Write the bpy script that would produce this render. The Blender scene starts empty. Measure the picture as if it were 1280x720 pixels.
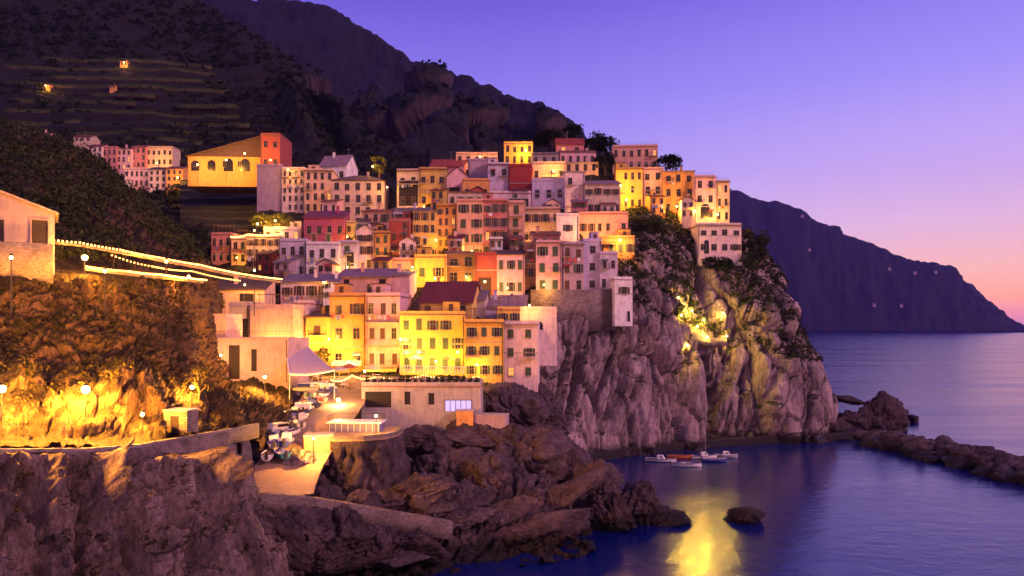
import bpy, math, random
import numpy as np
from mathutils import Vector, Matrix
from mathutils.bvhtree import BVHTree

R = math.radians
rnd = random.Random(7)
NR = np.random.default_rng(11)
scene = bpy.context.scene
col = scene.collection
H, HY, F = 28.0, 409.5, 1000.0       # eye height, horizon row, focal length in the photo's pixels


def W(px, py, D):
    """photo direction + true distance -> world metres"""
    return ((px - 640) * D / F, D, H + (HY - py) * D / F)


# ------------------------------------------------------------------ tags
def tag(o, label=None, cat=None, group=None, kind=None):
    if label: o['label'] = label
    if cat: o['category'] = cat
    if group: o['group'] = group
    if kind: o['kind'] = kind
    return o


def empty(name, loc, rz=0.0):
    o = bpy.data.objects.new(name, None)
    o.empty_display_size = 0.3
    o.location = loc
    o.rotation_euler = (0, 0, rz)
    col.objects.link(o)
    return o


# ------------------------------------------------------------------ noise
def h3(ix, iy, iz, seed=0):
    n = (ix.astype(np.int64) * 73856093) ^ (iy.astype(np.int64) * 19349663) ^ (iz.astype(np.int64) * 83492791) ^ (seed * 2654435761)
    n = n & 0xffffffff
    n = ((n ^ (n >> 15)) * 2246822519) & 0xffffffff
    n = ((n ^ (n >> 13)) * 3266489917) & 0xffffffff
    n = n ^ (n >> 16)
    return n.astype(np.float64) / 4294967295.0


def vnoise(p, seed=0):
    f = np.floor(p)
    t = p - f
    t = t * t * t * (t * (t * 6 - 15) + 10)
    i = f.astype(np.int64)
    out = np.zeros(len(p))
    for a in (0, 1):
        for b in (0, 1):
            for c in (0, 1):
                w = (t[:, 0] if a else 1 - t[:, 0]) * (t[:, 1] if b else 1 - t[:, 1]) * (t[:, 2] if c else 1 - t[:, 2])
                out += w * h3(i[:, 0] + a, i[:, 1] + b, i[:, 2] + c, seed)
    return out * 2 - 1


def fbm(p, octv=5, seed=0, gain=0.5, ridge=False):
    s = np.zeros(len(p)); amp = 1.0; q = p.copy(); tot = 0
    for k in range(octv):
        n = vnoise(q, seed + k * 17)
        if ridge: n = 1 - 2 * np.abs(n)
        s += amp * n; tot += amp
        amp *= gain; q = q * 2.03 + 13.7
    return s / tot


def worley(p, seed=0):
    f = np.floor(p).astype(np.int64)
    n = len(p)
    f1 = np.full(n, 9.0); f2 = np.full(n, 9.0); idv = np.zeros(n)
    for a in (-1, 0, 1):
        for b in (-1, 0, 1):
            for c in (-1, 0, 1):
                cx, cy, cz = f[:, 0] + a, f[:, 1] + b, f[:, 2] + c
                q = np.stack([cx + h3(cx, cy, cz, seed + 1), cy + h3(cx, cy, cz, seed + 2), cz + h3(cx, cy, cz, seed + 3)], 1)
                d = np.sqrt(((q - p) ** 2).sum(1))
                hid = h3(cx, cy, cz, seed + 4)
                closer = d < f1
                f2 = np.where(closer, f1, np.minimum(f2, d))
                idv = np.where(closer, hid, idv)
                f1 = np.where(closer, d, f1)
    return f1, f2, idv


def rock_disp(P, amp, cell, tilt=0.25, seed=0, crack=0.6):
    """blocky, cracked rock relief; cells stand upright and lean by `tilt`"""
    q = P.copy()
    q = q + 0.13 * cell[0] * np.stack([fbm(P / (cell[0] * 1.2), 3, seed + 5), fbm(P / (cell[0] * 1.2), 3, seed + 6), fbm(P / (cell[0] * 1.2), 3, seed + 7)], 1)
    q[:, 0] = q[:, 0] - tilt * q[:, 2]
    q = q / np.array(cell)
    f1, f2, i = worley(q, seed)
    e = f2 - f1
    d = (i - 0.5) * amp - crack * amp * np.exp(-(e / 0.10) ** 2)
    d += 0.30 * amp * (0.5 - f1)
    return d


# ------------------------------------------------------------------ meshes
def mesh_np(name, V, Fq, mat=None, smooth=False):
    me = bpy.data.meshes.new(name)
    V = np.asarray(V, dtype=np.float32); Fq = np.asarray(Fq, dtype=np.int32)
    k = Fq.shape[1]
    me.vertices.add(len(V)); me.vertices.foreach_set('co', V.ravel())
    me.loops.add(Fq.size); me.loops.foreach_set('vertex_index', Fq.ravel())
    me.polygons.add(len(Fq))
    me.polygons.foreach_set('loop_start', np.arange(0, Fq.size, k, dtype=np.int32))
    me.polygons.foreach_set('loop_total', np.full(len(Fq), k, dtype=np.int32))
    if smooth: me.polygons.foreach_set('use_smooth', np.ones(len(Fq), dtype=bool))
    me.update(calc_edges=True)
    if mat: me.materials.append(mat)
    return me


def obj(name, me, parent=None, loc=(0, 0, 0), rot=(0, 0, 0)):
    o = bpy.data.objects.new(name, me)
    o.location = loc; o.rotation_euler = rot
    col.objects.link(o)
    if parent is not None: o.parent = parent
    return o


class MB:
    def __init__(s): s.v = []; s.f = []; s.m = []; s.cm = 0
    def poly(s, pts, faces):
        b = len(s.v); s.v += [tuple(p) for p in pts]
        for f in faces: s.f.append([b + i for i in f]); s.m.append(s.cm)
        return s
    def box(s, x0, x1, y0, y1, z0, z1):
        return s.poly([(x0, y0, z0), (x1, y0, z0), (x1, y1, z0), (x0, y1, z0), (x0, y0, z1), (x1, y0, z1), (x1, y1, z1), (x0, y1, z1)],
                      [(0, 3, 2, 1), (4, 5, 6, 7), (0, 1, 5, 4), (1, 2, 6, 5), (2, 3, 7, 6), (3, 0, 4, 7)])
    def prism(s, prof, y0, y1):                     # profile in xz, extruded along y
        n = len(prof)
        pts = [(x, y0, z) for x, z in prof] + [(x, y1, z) for x, z in prof]
        fs = [tuple(range(n)), tuple(range(2 * n - 1, n - 1, -1))] + [(i, i + n, (i + 1) % n + n, (i + 1) % n) for i in range(n)]
        return s.poly(pts, fs)
    def tube(s, a, b, r0, r1=None, n=6):
        r1 = r0 if r1 is None else r1
        a = Vector(a); b = Vector(b); d = (b - a).normalized()
        u = d.orthogonal().normalized(); w = d.cross(u)
        pts = []
        for c, r in ((a, r0), (b, r1)):
            for k in range(n):
                t = 2 * math.pi * k / n
                pts.append(c + u * math.cos(t) * r + w * math.sin(t) * r)
        fs = [tuple(range(n - 1, -1, -1)), tuple(range(n, 2 * n))] + [(k, (k + 1) % n, (k + 1) % n + n, k + n) for k in range(n)]
        return s.poly(pts, fs)
    def ball(s, c, r, n=8, m=6, sz=1.0):
        pts = [(c[0], c[1], c[2] - r * sz)]
        for j in range(1, m):
            t = math.pi * j / m - math.pi / 2
            for k in range(n):
                p = 2 * math.pi * k / n
                pts.append((c[0] + r * math.cos(t) * math.cos(p), c[1] + r * math.cos(t) * math.sin(p), c[2] + r * sz * math.sin(t)))
        pts.append((c[0], c[1], c[2] + r * sz))
        fs = [(0, 1 + (k + 1) % n, 1 + k) for k in range(n)]
        for j in range(m - 2):
            for k in range(n):
                a = 1 + j * n
                fs.append((a + k, a + (k + 1) % n, a + n + (k + 1) % n, a + n + k))
        a = 1 + (m - 2) * n
        fs += [(a + k, a + (k + 1) % n, len(pts) - 1) for k in range(n)]
        return s.poly(pts, fs)
    def mesh(s, name, mats):
        me = bpy.data.meshes.new(name)
        me.from_pydata(s.v, [], s.f)
        if not isinstance(mats, (list, tuple)): mats = [mats]
        for m in mats: me.materials.append(m)
        if len(mats) > 1: me.polygons.foreach_set('material_index', s.m)
        me.update()
        return me
    def build(s, name, mats, parent=None, loc=(0, 0, 0), rot=(0, 0, 0)):
        return obj(name, s.mesh(name, mats), parent, loc, rot)


# ------------------------------------------------------------------ materials
def newmat(name):
    m = bpy.data.materials.new(name); m.use_nodes = True
    nt = m.node_tree
    b = nt.nodes['Principled BSDF']
    return m, nt, b


def N(nt, t, **kw):
    n = nt.nodes.new(t)
    for k, v in kw.items():
        if k.startswith('i_'): n.inputs[k[2:].replace('_', ' ')].default_value = v
        else: setattr(n, k, v)
    return n


def L(nt, a, b): nt.links.new(a, b)


def ramp(nt, fac, stops, interp='LINEAR'):
    r = nt.nodes.new('ShaderNodeValToRGB')
    r.color_ramp.interpolation = interp
    e = r.color_ramp.elements
    while len(e) < len(stops): e.new(0.5)
    for el, (p, c) in zip(e, stops):
        el.position = p
        el.color = (c[0], c[1], c[2], 1) if hasattr(c, '__len__') else (c, c, c, 1)
    if fac is not None: L(nt, fac, r.inputs['Fac'])
    return r


def mixc(nt, fac, a, b, mode='MIX'):
    m = nt.nodes.new('ShaderNodeMix'); m.data_type = 'RGBA'; m.blend_type = mode
    for s, v in ((m.inputs[0], fac), (m.inputs[6], a), (m.inputs[7], b)):
        if hasattr(v, 'links') or hasattr(v, 'is_linked'): L(nt, v, s)
        elif hasattr(v, '__len__'): s.default_value = (*v[:3], 1)
        else: s.default_value = v
    return m.outputs[2]


def mapping(nt, scale=(1, 1, 1), rot=(0, 0, 0)):
    tc = nt.nodes.new('ShaderNodeTexCoord')
    mp = nt.nodes.new('ShaderNodeMapping')
    mp.inputs['Scale'].default_value = scale; mp.inputs['Rotation'].default_value = rot
    L(nt, tc.outputs['Object'], mp.inputs['Vector'])
    return mp.outputs[0]


def noise(nt, vec, scale, detail=5, rough=0.6, dist=0.0):
    n = nt.nodes.new('ShaderNodeTexNoise')
    n.inputs['Scale'].default_value = scale; n.inputs['Detail'].default_value = detail
    n.inputs['Roughness'].default_value = rough; n.inputs['Distortion'].default_value = dist
    if vec is not None: L(nt, vec, n.inputs['Vector'])
    return n.outputs[0]


def bump(nt, height, strength, dist, prev=None):
    b = nt.nodes.new('ShaderNodeBump')
    b.inputs['Strength'].default_value = strength; b.inputs['Distance'].default_value = dist
    L(nt, height, b.inputs['Height'])
    if prev is not None: L(nt, prev, b.inputs['Normal'])
    return b.outputs[0]


def sc(c, k): return tuple(min(1.0, max(0, x * k)) for x in c)


_plaster = {}
def plaster(c, key=None, rough=0.9):
    """lime-washed wall: blotches, rain streaks, worn patches"""
    k = tuple(round(x, 3) for x in c)
    if k in _plaster: return _plaster[k]
    m, nt, b = newmat('plaster_wall')
    c = tuple(min(.88, x * 1.22) for x in c)
    v = mapping(nt)
    vs = mapping(nt, (1.6, 1.6, 0.22))
    n1 = noise(nt, v, 0.35, 6, 0.65)
    n2 = noise(nt, vs, 1.5, 5, 0.7)
    a = ramp(nt, n1, [(0.3, sc(c, 0.58)), (0.48, c), (0.58, sc(c, .86)), (0.75, sc(c, 1.15))])
    st = ramp(nt, n2, [(0.45, 0.0), (0.72, 0.72)])
    grey = tuple(0.55 * x + 0.45 * 0.22 for x in sc(c, 0.6))
    cc = mixc(nt, st.outputs[0], a.outputs[0], grey)
    L(nt, cc, b.inputs['Base Color'])
    b.inputs['Roughness'].default_value = rough
    n3 = noise(nt, v, 9, 4, 0.7)
    L(nt, bump(nt, n3, 0.5, 0.03), b.inputs['Normal'])
    _plaster[k] = m
    return m


_simple = {}
def simple(name, c, rough=0.6, metal=0.0, var=0.25, scale=4.0, bmp=0.2):
    k = (name, tuple(c))
    if k in _simple: return _simple[k]
    m, nt, b = newmat(name)
    v = mapping(nt)
    n1 = noise(nt, v, scale, 4, 0.6)
    r = ramp(nt, n1, [(0.3, sc(c, 1 - var)), (0.7, sc(c, 1 + var))])
    L(nt, r.outputs[0], b.inputs['Base Color'])
    b.inputs['Roughness'].default_value = rough; b.inputs['Metallic'].default_value = metal
    if bmp: L(nt, bump(nt, n1, bmp, 0.02), b.inputs['Normal'])
    _simple[k] = m
    return m


_tile = {}
def tiles(c):
    k = tuple(c)
    if k in _tile: return _tile[k]
    m, nt, b = newmat('roof_tiles')
    v = mapping(nt)
    n1 = noise(nt, v, 1.3, 5, 0.7)
    vo = N(nt, 'ShaderNodeTexVoronoi'); vo.inputs['Scale'].default_value = 3.2; L(nt, v, vo.inputs['Vector'])
    a = ramp(nt, n1, [(0.3, sc(c, 0.6)), (0.55, c), (0.8, sc(c, 1.3))])
    cc = mixc(nt, 0.30, a.outputs[0], vo.outputs['Color'], 'MULTIPLY')
    L(nt, cc, b.inputs['Base Color']); b.inputs['Roughness'].default_value = 0.85
    w = N(nt, 'ShaderNodeTexWave'); w.inputs['Scale'].default_value = 3.0; w.inputs['Distortion'].default_value = 1.0
    L(nt, v, w.inputs['Vector'])
    w2 = N(nt, 'ShaderNodeTexWave', bands_direction='Y'); w2.inputs['Scale'].default_value = 2.2; L(nt, v, w2.inputs['Vector'])
    nb = bump(nt, w.outputs[1], 0.7, 0.06)
    L(nt, bump(nt, w2.outputs[1], 0.5, 0.05, nb), b.inputs['Normal'])
    _tile[k] = m
    return m


def rock_mat(name, dark, light, crack_shade, moss=None, mossamt=0.5, scl=1.0, wet=None, bstr=0.9, an=.5):
    m, nt, b = newmat(name)
    v = mapping(nt, (scl, scl, scl * an), (0, R(14), 0))
    vi = mapping(nt, (scl, scl, scl))
    n1 = noise(nt, v, 0.16, 8, 0.65, 0.6)
    n2 = noise(nt, v, 0.9, 8, 0.7, 0.4)
    a = ramp(nt, n1, [(0.30, dark), (0.55, sc(light, 0.8)), (0.72, light)])
    a2 = ramp(nt, n2, [(0.35, 0.45), (0.6, 1.0)])
    cc = mixc(nt, 0.75, a.outputs[0], a2.outputs[0], 'MULTIPLY')
    vo = N(nt, 'ShaderNodeTexVoronoi', feature='DISTANCE_TO_EDGE')
    vo.inputs['Scale'].default_value = 0.42
    add = N(nt, 'ShaderNodeMix', data_type='VECTOR') if False else None
    dn = N(nt, 'ShaderNodeTexNoise'); dn.inputs['Scale'].default_value = 0.5; dn.inputs['Detail'].default_value = 5; L(nt, v, dn.inputs['Vector'])
    va = N(nt, 'ShaderNodeVectorMath', operation='MULTIPLY_ADD')
    L(nt, dn.outputs[1], va.inputs[0]); va.inputs[1].default_value = (3.5, 3.5, 1.5); L(nt, v, va.inputs[2])
    L(nt, va.outputs[0], vo.inputs['Vector'])
    cr0 = ramp(nt, vo.outputs[0], [(0.0, 1.0), (0.05, 0.0)])
    cm = ramp(nt, noise(nt, v, 0.35, 4, 0.6), [(0.50, 0.0), (0.62, 1.0)])
    crm = N(nt, 'ShaderNodeMath', operation='MULTIPLY'); L(nt, cr0.outputs[0], crm.inputs[0]); L(nt, cm.outputs[0], crm.inputs[1])
    cr = N(nt, 'ShaderNodeMath', operation='SUBTRACT'); cr.inputs[0].default_value = 1.0; L(nt, crm.outputs[0], cr.inputs[1])
    cc = mixc(nt, cr.outputs[0], crack_shade, cc)  # crack lines darkened in the colour, painted shade of the crevices
    # fine grain streaks along the strata
    vg = mapping(nt, (scl * 2.4, scl * 2.4, scl * 2.4 * an * an), (0, R(16), 0))
    sg = ramp(nt, noise(nt, vg, 1.0, 6, 0.65), [(0.32, 0.55), (0.62, 1.15)])
    cc = mixc(nt, 0.8, cc, sg.outputs[0], 'MULTIPLY')
    geo = N(nt, 'ShaderNodeNewGeometry')
    if moss:
        sp = N(nt, 'ShaderNodeSeparateXYZ'); L(nt, geo.outputs['Normal'], sp.inputs[0])
        n3 = noise(nt, vi, 0.12, 6, 0.7)
        ad = N(nt, 'ShaderNodeMath', operation='ADD'); L(nt, sp.outputs[2], ad.inputs[0]); L(nt, n3, ad.inputs[1])
        t = 1.45 - mossamt
        mk = ramp(nt, None, [(max(0, t * 0.5 - 0.06), 0.0), (min(1, t * 0.5 + 0.06), 1.0)])
        hf = N(nt, 'ShaderNodeMath', operation='MULTIPLY'); L(nt, ad.outputs[0], hf.inputs[0]); hf.inputs[1].default_value = 0.5
        L(nt, hf.outputs[0], mk.inputs[0])
        mn = noise(nt, vi, 0.7, 6, 0.8)
        mc = ramp(nt, mn, [(0.35, sc(moss, 0.5)), (0.6, moss), (0.75, (moss[0] * 1.9, moss[1] * 1.4, moss[2]))])
        cc = mixc(nt, mk.outputs[0], cc, mc.outputs[0])
    rough = 0.85
    if wet is not None:                                # wet, weed-dark band near the water line
        po = N(nt, 'ShaderNodeSeparateXYZ'); L(nt, geo.outputs['Position'], po.inputs[0])
        ad = N(nt, 'ShaderNodeMath', operation='MULTIPLY_ADD'); L(nt, n2, ad.inputs[0]); ad.inputs[1].default_value = -3.0; L(nt, po.outputs[2], ad.inputs[2])
        dv = N(nt, 'ShaderNodeMath', operation='DIVIDE'); L(nt, ad.outputs[0], dv.inputs[0]); dv.inputs[1].default_value = wet
        wr = ramp(nt, dv.outputs[0], [(0.0, 1.0), (0.5, 0.0)])
        cc = mixc(nt, wr.outputs[0], cc, (0.018, 0.012, 0.012))
        rr = ramp(nt, wr.outputs[0], [(0, 0.85), (1, 0.35)])
        L(nt, rr.outputs[0], b.inputs['Roughness'])
    else:
        b.inputs['Roughness'].default_value = rough
    L(nt, cc, b.inputs['Base Color'])
    b.inputs['Specular IOR Level'].default_value = 0.3
    nb = bump(nt, cr.outputs[0], bstr * 0.5, 0.35)
    nb = bump(nt, n2, bstr, 0.8, nb)
    n4 = noise(nt, vi, 4.0, 6, 0.7)
    nb = bump(nt, n4, bstr * 0.7, 0.12, nb)
    L(nt, nb, b.inputs['Normal'])
    return m


def leaf_mat(name, c1, c2, c3):
    m, nt, b = newmat(name)
    v = mapping(nt)
    n1 = noise(nt, v, 0.25, 3, 0.6)
    n2 = noise(nt, v, 3.0, 3, 0.8)
    a = ramp(nt, n1, [(0.35, c1), (0.55, c2), (0.72, c3)])
    r = ramp(nt, n2, [(0.3, 0.5), (0.7, 1.3)])
    cc = mixc(nt, 1.0, a.outputs[0], r.outputs[0], 'MULTIPLY')
    L(nt, cc, b.inputs['Base Color'])
    b.inputs['Roughness'].default_value = 0.8
    b.inputs['Specular IOR Level'].default_value = 0.15
    return m


def emis(name, c, s):
    m, nt, b = newmat(name)
    b.inputs['Base Color'].default_value = (*sc(c, 0.8), 1)
    b.inputs['Emission Color'].default_value = (*c, 1)
    b.inputs['Emission Strength'].default_value = s
    return m


def masonry(c, scale=1.6):
    m, nt, b = newmat('stone_masonry')
    tc = nt.nodes.new('ShaderNodeTexCoord'); geo = nt.nodes.new('ShaderNodeNewGeometry')
    sx = N(nt, 'ShaderNodeSeparateXYZ'); L(nt, geo.outputs['Position'], sx.inputs[0])
    ad = N(nt, 'ShaderNodeMath', operation='ADD'); L(nt, sx.outputs[0], ad.inputs[0]); L(nt, sx.outputs[1], ad.inputs[1])
    cb = N(nt, 'ShaderNodeCombineXYZ'); L(nt, ad.outputs[0], cb.inputs[0]); L(nt, sx.outputs[2], cb.inputs[1])
    dn = N(nt, 'ShaderNodeTexNoise'); dn.inputs['Scale'].default_value = 1.5; L(nt, cb.outputs[0], dn.inputs['Vector'])
    va = N(nt, 'ShaderNodeVectorMath', operation='MULTIPLY_ADD'); L(nt, dn.outputs[1], va.inputs[0]); va.inputs[1].default_value = (.25, .25, .25); L(nt, cb.outputs[0], va.inputs[2])
    br = N(nt, 'ShaderNodeTexBrick'); L(nt, va.outputs[0], br.inputs['Vector']); br.inputs['Scale'].default_value = scale
    br.inputs['Color1'].default_value = (*c, 1); br.inputs['Color2'].default_value = (*sc(c, .55), 1); br.inputs['Mortar'].default_value = (*sc(c, .35), 1)
    br.inputs['Mortar Size'].default_value = .03; br.inputs['Brick Width'].default_value = .7; br.inputs['Row Height'].default_value = .32
    n1 = noise(nt, cb.outputs[0], .35, 6, .7)
    r = ramp(nt, n1, [(.3, .5), (.7, 1.15)])
    L(nt, mixc(nt, 1.0, br.outputs[0], r.outputs[0], 'MULTIPLY'), b.inputs['Base Color'])
    n2 = noise(nt, cb.outputs[0], 5, 4, .7)
    L(nt, bump(nt, n2, .6, .06, bump(nt, br.outputs[1], -.5, .06)), b.inputs['Normal']); b.inputs['Roughness'].default_value = .9
    return m


M = {}
M['pane'] = simple('window_glass', (0.012, 0.009, 0.012), 0.25, 0, 0.2, 1, 0)
M['lit'] = emis('lit_window', (1.0, 0.48, 0.12), 0.9)
M['frame'] = simple('painted_frame', (0.22, 0.17, 0.14), 0.6)
M['green'] = simple('green_shutter', (0.05, 0.09, 0.05), 0.6)
M['brown'] = simple('brown_shutter', (0.10, 0.045, 0.03), 0.6)
M['metal'] = simple('dark_metal', (0.06, 0.05, 0.055), 0.5, 0.6)
M['pale_metal'] = simple('pale_metal', (0.5, 0.46, 0.44), 0.5, 0.2)
M['white'] = simple('white_paint', (0.75, 0.72, 0.72), 0.5, 0, 0.12)
M['stone_trim'] = plaster((0.42, 0.35, 0.30))
M['bulb'] = emis('lamp_glow', (1.0, 0.62, 0.16), 30)
M['bulbw'] = emis('white_lamp_glow', (1.0, 0.85, 0.6), 30)
M['wood'] = simple('weathered_wood', (0.16, 0.09, 0.05), 0.8)
M['bark'] = simple('tree_bark', (0.09, 0.06, 0.045), 0.9)
M['leaf'] = leaf_mat('scrub_leaves', (0.020, 0.030, 0.010), (0.040, 0.050, 0.016), (0.09, 0.085, 0.03))
M['leafdark'] = leaf_mat('dark_leaves', (0.004, 0.009, 0.003), (0.009, 0.016, 0.004), (0.024, 0.029, 0.007))
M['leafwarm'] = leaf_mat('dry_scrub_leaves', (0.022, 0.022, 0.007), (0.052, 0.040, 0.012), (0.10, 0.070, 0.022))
M['leaflit'] = leaf_mat('lamp_tinted_leaves', (0.06, 0.075, 0.015), (0.12, 0.13, 0.03), (0.2, 0.18, 0.05))  # brighter leaf copy, lamp light put into the colour


# ------------------------------------------------------------------ sheets
SHEETS = {}
BV = []
BVN = {}


def loft(name, cols, nu, nv, disp=None, side=1, smooth_passes=2, index=True, mat=None, label=None, kind='structure', wgt=None):
    """cols: polylines of (px,py,D). A solid relief sheet through them, displaced in world space."""
    C = [np.array([W(*p) for p in c]) for c in cols]
    if index:
        n = len(C[0])
        seg = np.mean([[np.linalg.norm(c[i + 1] - c[i]) for i in range(n - 1)] for c in C], 0)
        if wgt is not None: seg = seg * np.array(wgt)
        s = np.concatenate([[0], np.cumsum(seg)]); s /= s[-1]
        t = np.linspace(0, 1, nv)
        Cs = [np.stack([np.interp(t, s, c[:, k]) for k in range(3)], 1) for c in C]
    else:
        Cs = []
        for c in C:
            s = np.concatenate([[0], np.cumsum(np.linalg.norm(np.diff(c, axis=0), axis=1))]); s /= s[-1]
            t = np.linspace(0, 1, nv)
            Cs.append(np.stack([np.interp(t, s, c[:, k]) for k in range(3)], 1))
    G = np.array(Cs)
    segu = np.linalg.norm(np.diff(G, axis=0), axis=2).mean(1)
    su = np.concatenate([[0], np.cumsum(segu)]); su /= su[-1]
    tu = np.linspace(0, 1, nu)
    A = np.zeros((nu, nv, 3))
    for j in range(nv):
        for k in range(3): A[:, j, k] = np.interp(tu, su, G[:, j, k])
    for _ in range(smooth_passes):
        B = A.copy()
        B[1:-1] = (A[:-2] + 2 * A[1:-1] + A[2:]) / 4
        A = B.copy()
        A[:, 1:-1] = (B[:, :-2] + 2 * B[:, 1:-1] + B[:, 2:]) / 4
    du = np.gradient(A, axis=0); dv = np.gradient(A, axis=1)
    n = np.cross(du, dv); n /= np.linalg.norm(n, axis=2, keepdims=True) + 1e-9
    n *= side
    if disp is not None:
        P = A.reshape(-1, 3)
        A = (P + n.reshape(-1, 3) * disp(P)[:, None]).reshape(nu, nv, 3)
    i, j = np.meshgrid(np.arange(nu - 1), np.arange(nv - 1), indexing='ij')
    q = np.stack([i * nv + j, (i + 1) * nv + j, (i + 1) * nv + j + 1, i * nv + j + 1], -1).reshape(-1, 4)
    if side < 0: q = q[:, ::-1]
    me = mesh_np(name, A.reshape(-1, 3), q, mat)
    o = obj(name, me)
    if kind: o['kind'] = kind
    if label: o['label'] = label
    SHEETS[name] = A
    V = A.reshape(-1, 3)
    BV.append(BVHTree.FromPolygons(V.tolist(), q.tolist())); BVN[name] = BV[-1]
    return o


def hit(px, py, default=150):
    o = Vector((0, 0, H)); d = Vector(((px - 640) / F, 1, (HY - py) / F)).normalized()
    best = None
    for b in BV:
        r = b.ray_cast(o, d)
        if r[0] is not None and (best is None or r[3] < best[1]): best = (r[0], r[3])
    return best[0] if best else Vector(W(px, py, default))


def ground(x, y, z0=400, only=None):
    best = None
    for b in ([BVN[only]] if only else BV):
        r = b.ray_cast(Vector((x, y, z0)), Vector((0, 0, -1)))
        if r[0] is not None and (best is None or r[0].z > best): best = r[0].z
    return best


def sample(name, n, filt=None, side=None, seed=1):
    """n random points on a sheet (area weighted) with normals, kept where filt(P,Nrm) says so"""
    A = SHEETS[name]; g = np.random.default_rng(seed)
    a = A[:-1, :-1]; b = A[1:, :-1]; c = A[:-1, 1:]; d = A[1:, 1:]
    cr = np.cross(b - a, c - a); ar = np.linalg.norm(cr, axis=2)
    nr = cr / (ar[..., None] + 1e-9)
    nr = np.where(nr[..., 2:3] < 0, -nr, nr)
    p = (ar / ar.sum()).ravel()
    k = g.choice(len(p), n, p=p)
    u = g.random((n, 1)); v = g.random((n, 1))
    sh = lambda q: q.reshape(-1, 3)[k]
    P = (sh(a) * (1 - u) + sh(b) * u) * (1 - v) + (sh(c) * (1 - u) + sh(d) * u) * v
    Nn = nr.reshape(-1, 3)[k]
    if filt is not None:
        ok = filt(P, Nn); P = P[ok]; Nn = Nn[ok]
    return P, Nn


def leaves(centres, radii, nleaf, size, seed=3, flat=0.75):
    """leaf-sized quads through the volume of every clump"""
    g = np.random.default_rng(seed)
    n = len(centres)
    C = np.repeat(centres, nleaf, 0); Rr = np.repeat(radii, nleaf)
    d = g.normal(size=(n * nleaf, 3)); d /= np.linalg.norm(d, axis=1, keepdims=True)
    rr = g.random(n * nleaf) ** 0.45
    P = C + d * (rr * Rr)[:, None] * np.array([1, 1, flat])
    a = g.normal(size=P.shape); a /= np.linalg.norm(a, axis=1, keepdims=True)
    b = np.cross(a, g.normal(size=P.shape)); b /= np.linalg.norm(b, axis=1, keepdims=True)
    s = (size * (0.6 + 0.8 * g.random(len(P))))[:, None]
    V = np.stack([P - a * s, P + b * s * 0.55, P + a * s, P - b * s * 0.55], 1).reshape(-1, 3)
    Q = np.arange(len(V)).reshape(-1, 4)
    return V, Q


def scrub(name, label, sheet, n, rad, nleaf, size, mat, filt=None, seed=1, lift=0.3, parts=None):
    P, Nn = sample(sheet, n, filt, seed=seed)
    g = np.random.default_rng(seed + 5)
    r = rad * (0.5 + g.random(len(P)) ** 2 * 1.2)
    V, Q = leaves(P + Nn * (r * lift)[:, None], r, nleaf, size, seed + 9)
    o = obj(name, mesh_np(name, V, Q, mat))
    tag(o, label, 'bushes', kind='stuff')
    return o
# =================================================================== camera, sky, light
cam_d = bpy.data.cameras.new('camera'); cam = bpy.data.objects.new('camera', cam_d); col.objects.link(cam)
cam.location = (0, 0, H); cam.rotation_euler = (R(90), 0, 0)
cam_d.sensor_width = 36.0; cam_d.lens = 36.0 * F / 1280
cam_d.shift_y = -(360 - HY) / 1280
cam_d.clip_start = 0.5; cam_d.clip_end = 40000
scene.camera = cam

w = bpy.data.worlds.new('World'); scene.world = w; w.use_nodes = True
nt = w.node_tree; bg = nt.nodes['Background']
tc = N(nt, 'ShaderNodeTexCoord')
sp = N(nt, 'ShaderNodeSeparateXYZ'); L(nt, tc.outputs['Generated'], sp.inputs[0])
el = sp.outputs[2]
k = N(nt, 'ShaderNodeMath', operation='MULTIPLY'); L(nt, el, k.inputs[0]); k.inputs[1].default_value = 2.0
# elevation ramps (sin(elevation) * 2): the clear west, low over the sea, and the darker rest
west = ramp(nt, k.outputs[0], [(0.0, (0.62, 0.27, 0.47)), (0.03, (1.0, 0.30, 0.42)), (0.065, (1.25, 0.44, 0.28)), (0.13, (1.15, 0.55, 0.45)),
                               (0.24, (0.90, 0.54, 0.78)), (0.38, (0.62, 0.42, 0.92)), (0.56, (0.34, 0.27, 0.88)), (0.80, (0.17, 0.13, 0.72)), (1.0, (0.09, 0.07, 0.42))])
east = ramp(nt, k.outputs[0], [(0.0, (0.60, 0.36, 0.68)), (0.15, (0.60, 0.42, 0.88)), (0.34, (0.47, 0.36, 0.95)), (0.50, (0.29, 0.22, 0.86)),
                               (0.75, (0.14, 0.09, 0.60)), (1.0, (0.08, 0.055, 0.36))])
# the belt of pink afterglow opposite the village (behind the viewer)
belt = ramp(nt, k.outputs[0], [(0.0, (0.36, 0.18, 0.26)), (0.3, (0.58, 0.27, 0.36)), (0.9, (0.30, 0.15, 0.34)), (1.0, (0.16, 0.09, 0.28))])
vd = N(nt, 'ShaderNodeVectorMath', operation='DOT_PRODUCT'); L(nt, tc.outputs['Generated'], vd.inputs[0])
az = R(58); vd.inputs[1].default_value = (math.sin(az), math.cos(az), 0)
azr = ramp(nt, vd.outputs['Value'], [(0.40, 0.0), (0.95, 1.0)], 'EASE')
skyc = mixc(nt, azr.outputs[0], east.outputs[0], west.outputs[0])
sb = N(nt, 'ShaderNodeVectorMath', operation='DOT_PRODUCT'); L(nt, tc.outputs['Generated'], sb.inputs[0]); sb.inputs[1].default_value = (0.35, -0.94, 0)
sbr = ramp(nt, sb.outputs['Value'], [(0.0, 0.0), (0.7, 1.0)], 'EASE')
skyc = mixc(nt, sbr.outputs[0], skyc, belt.outputs[0])
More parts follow.
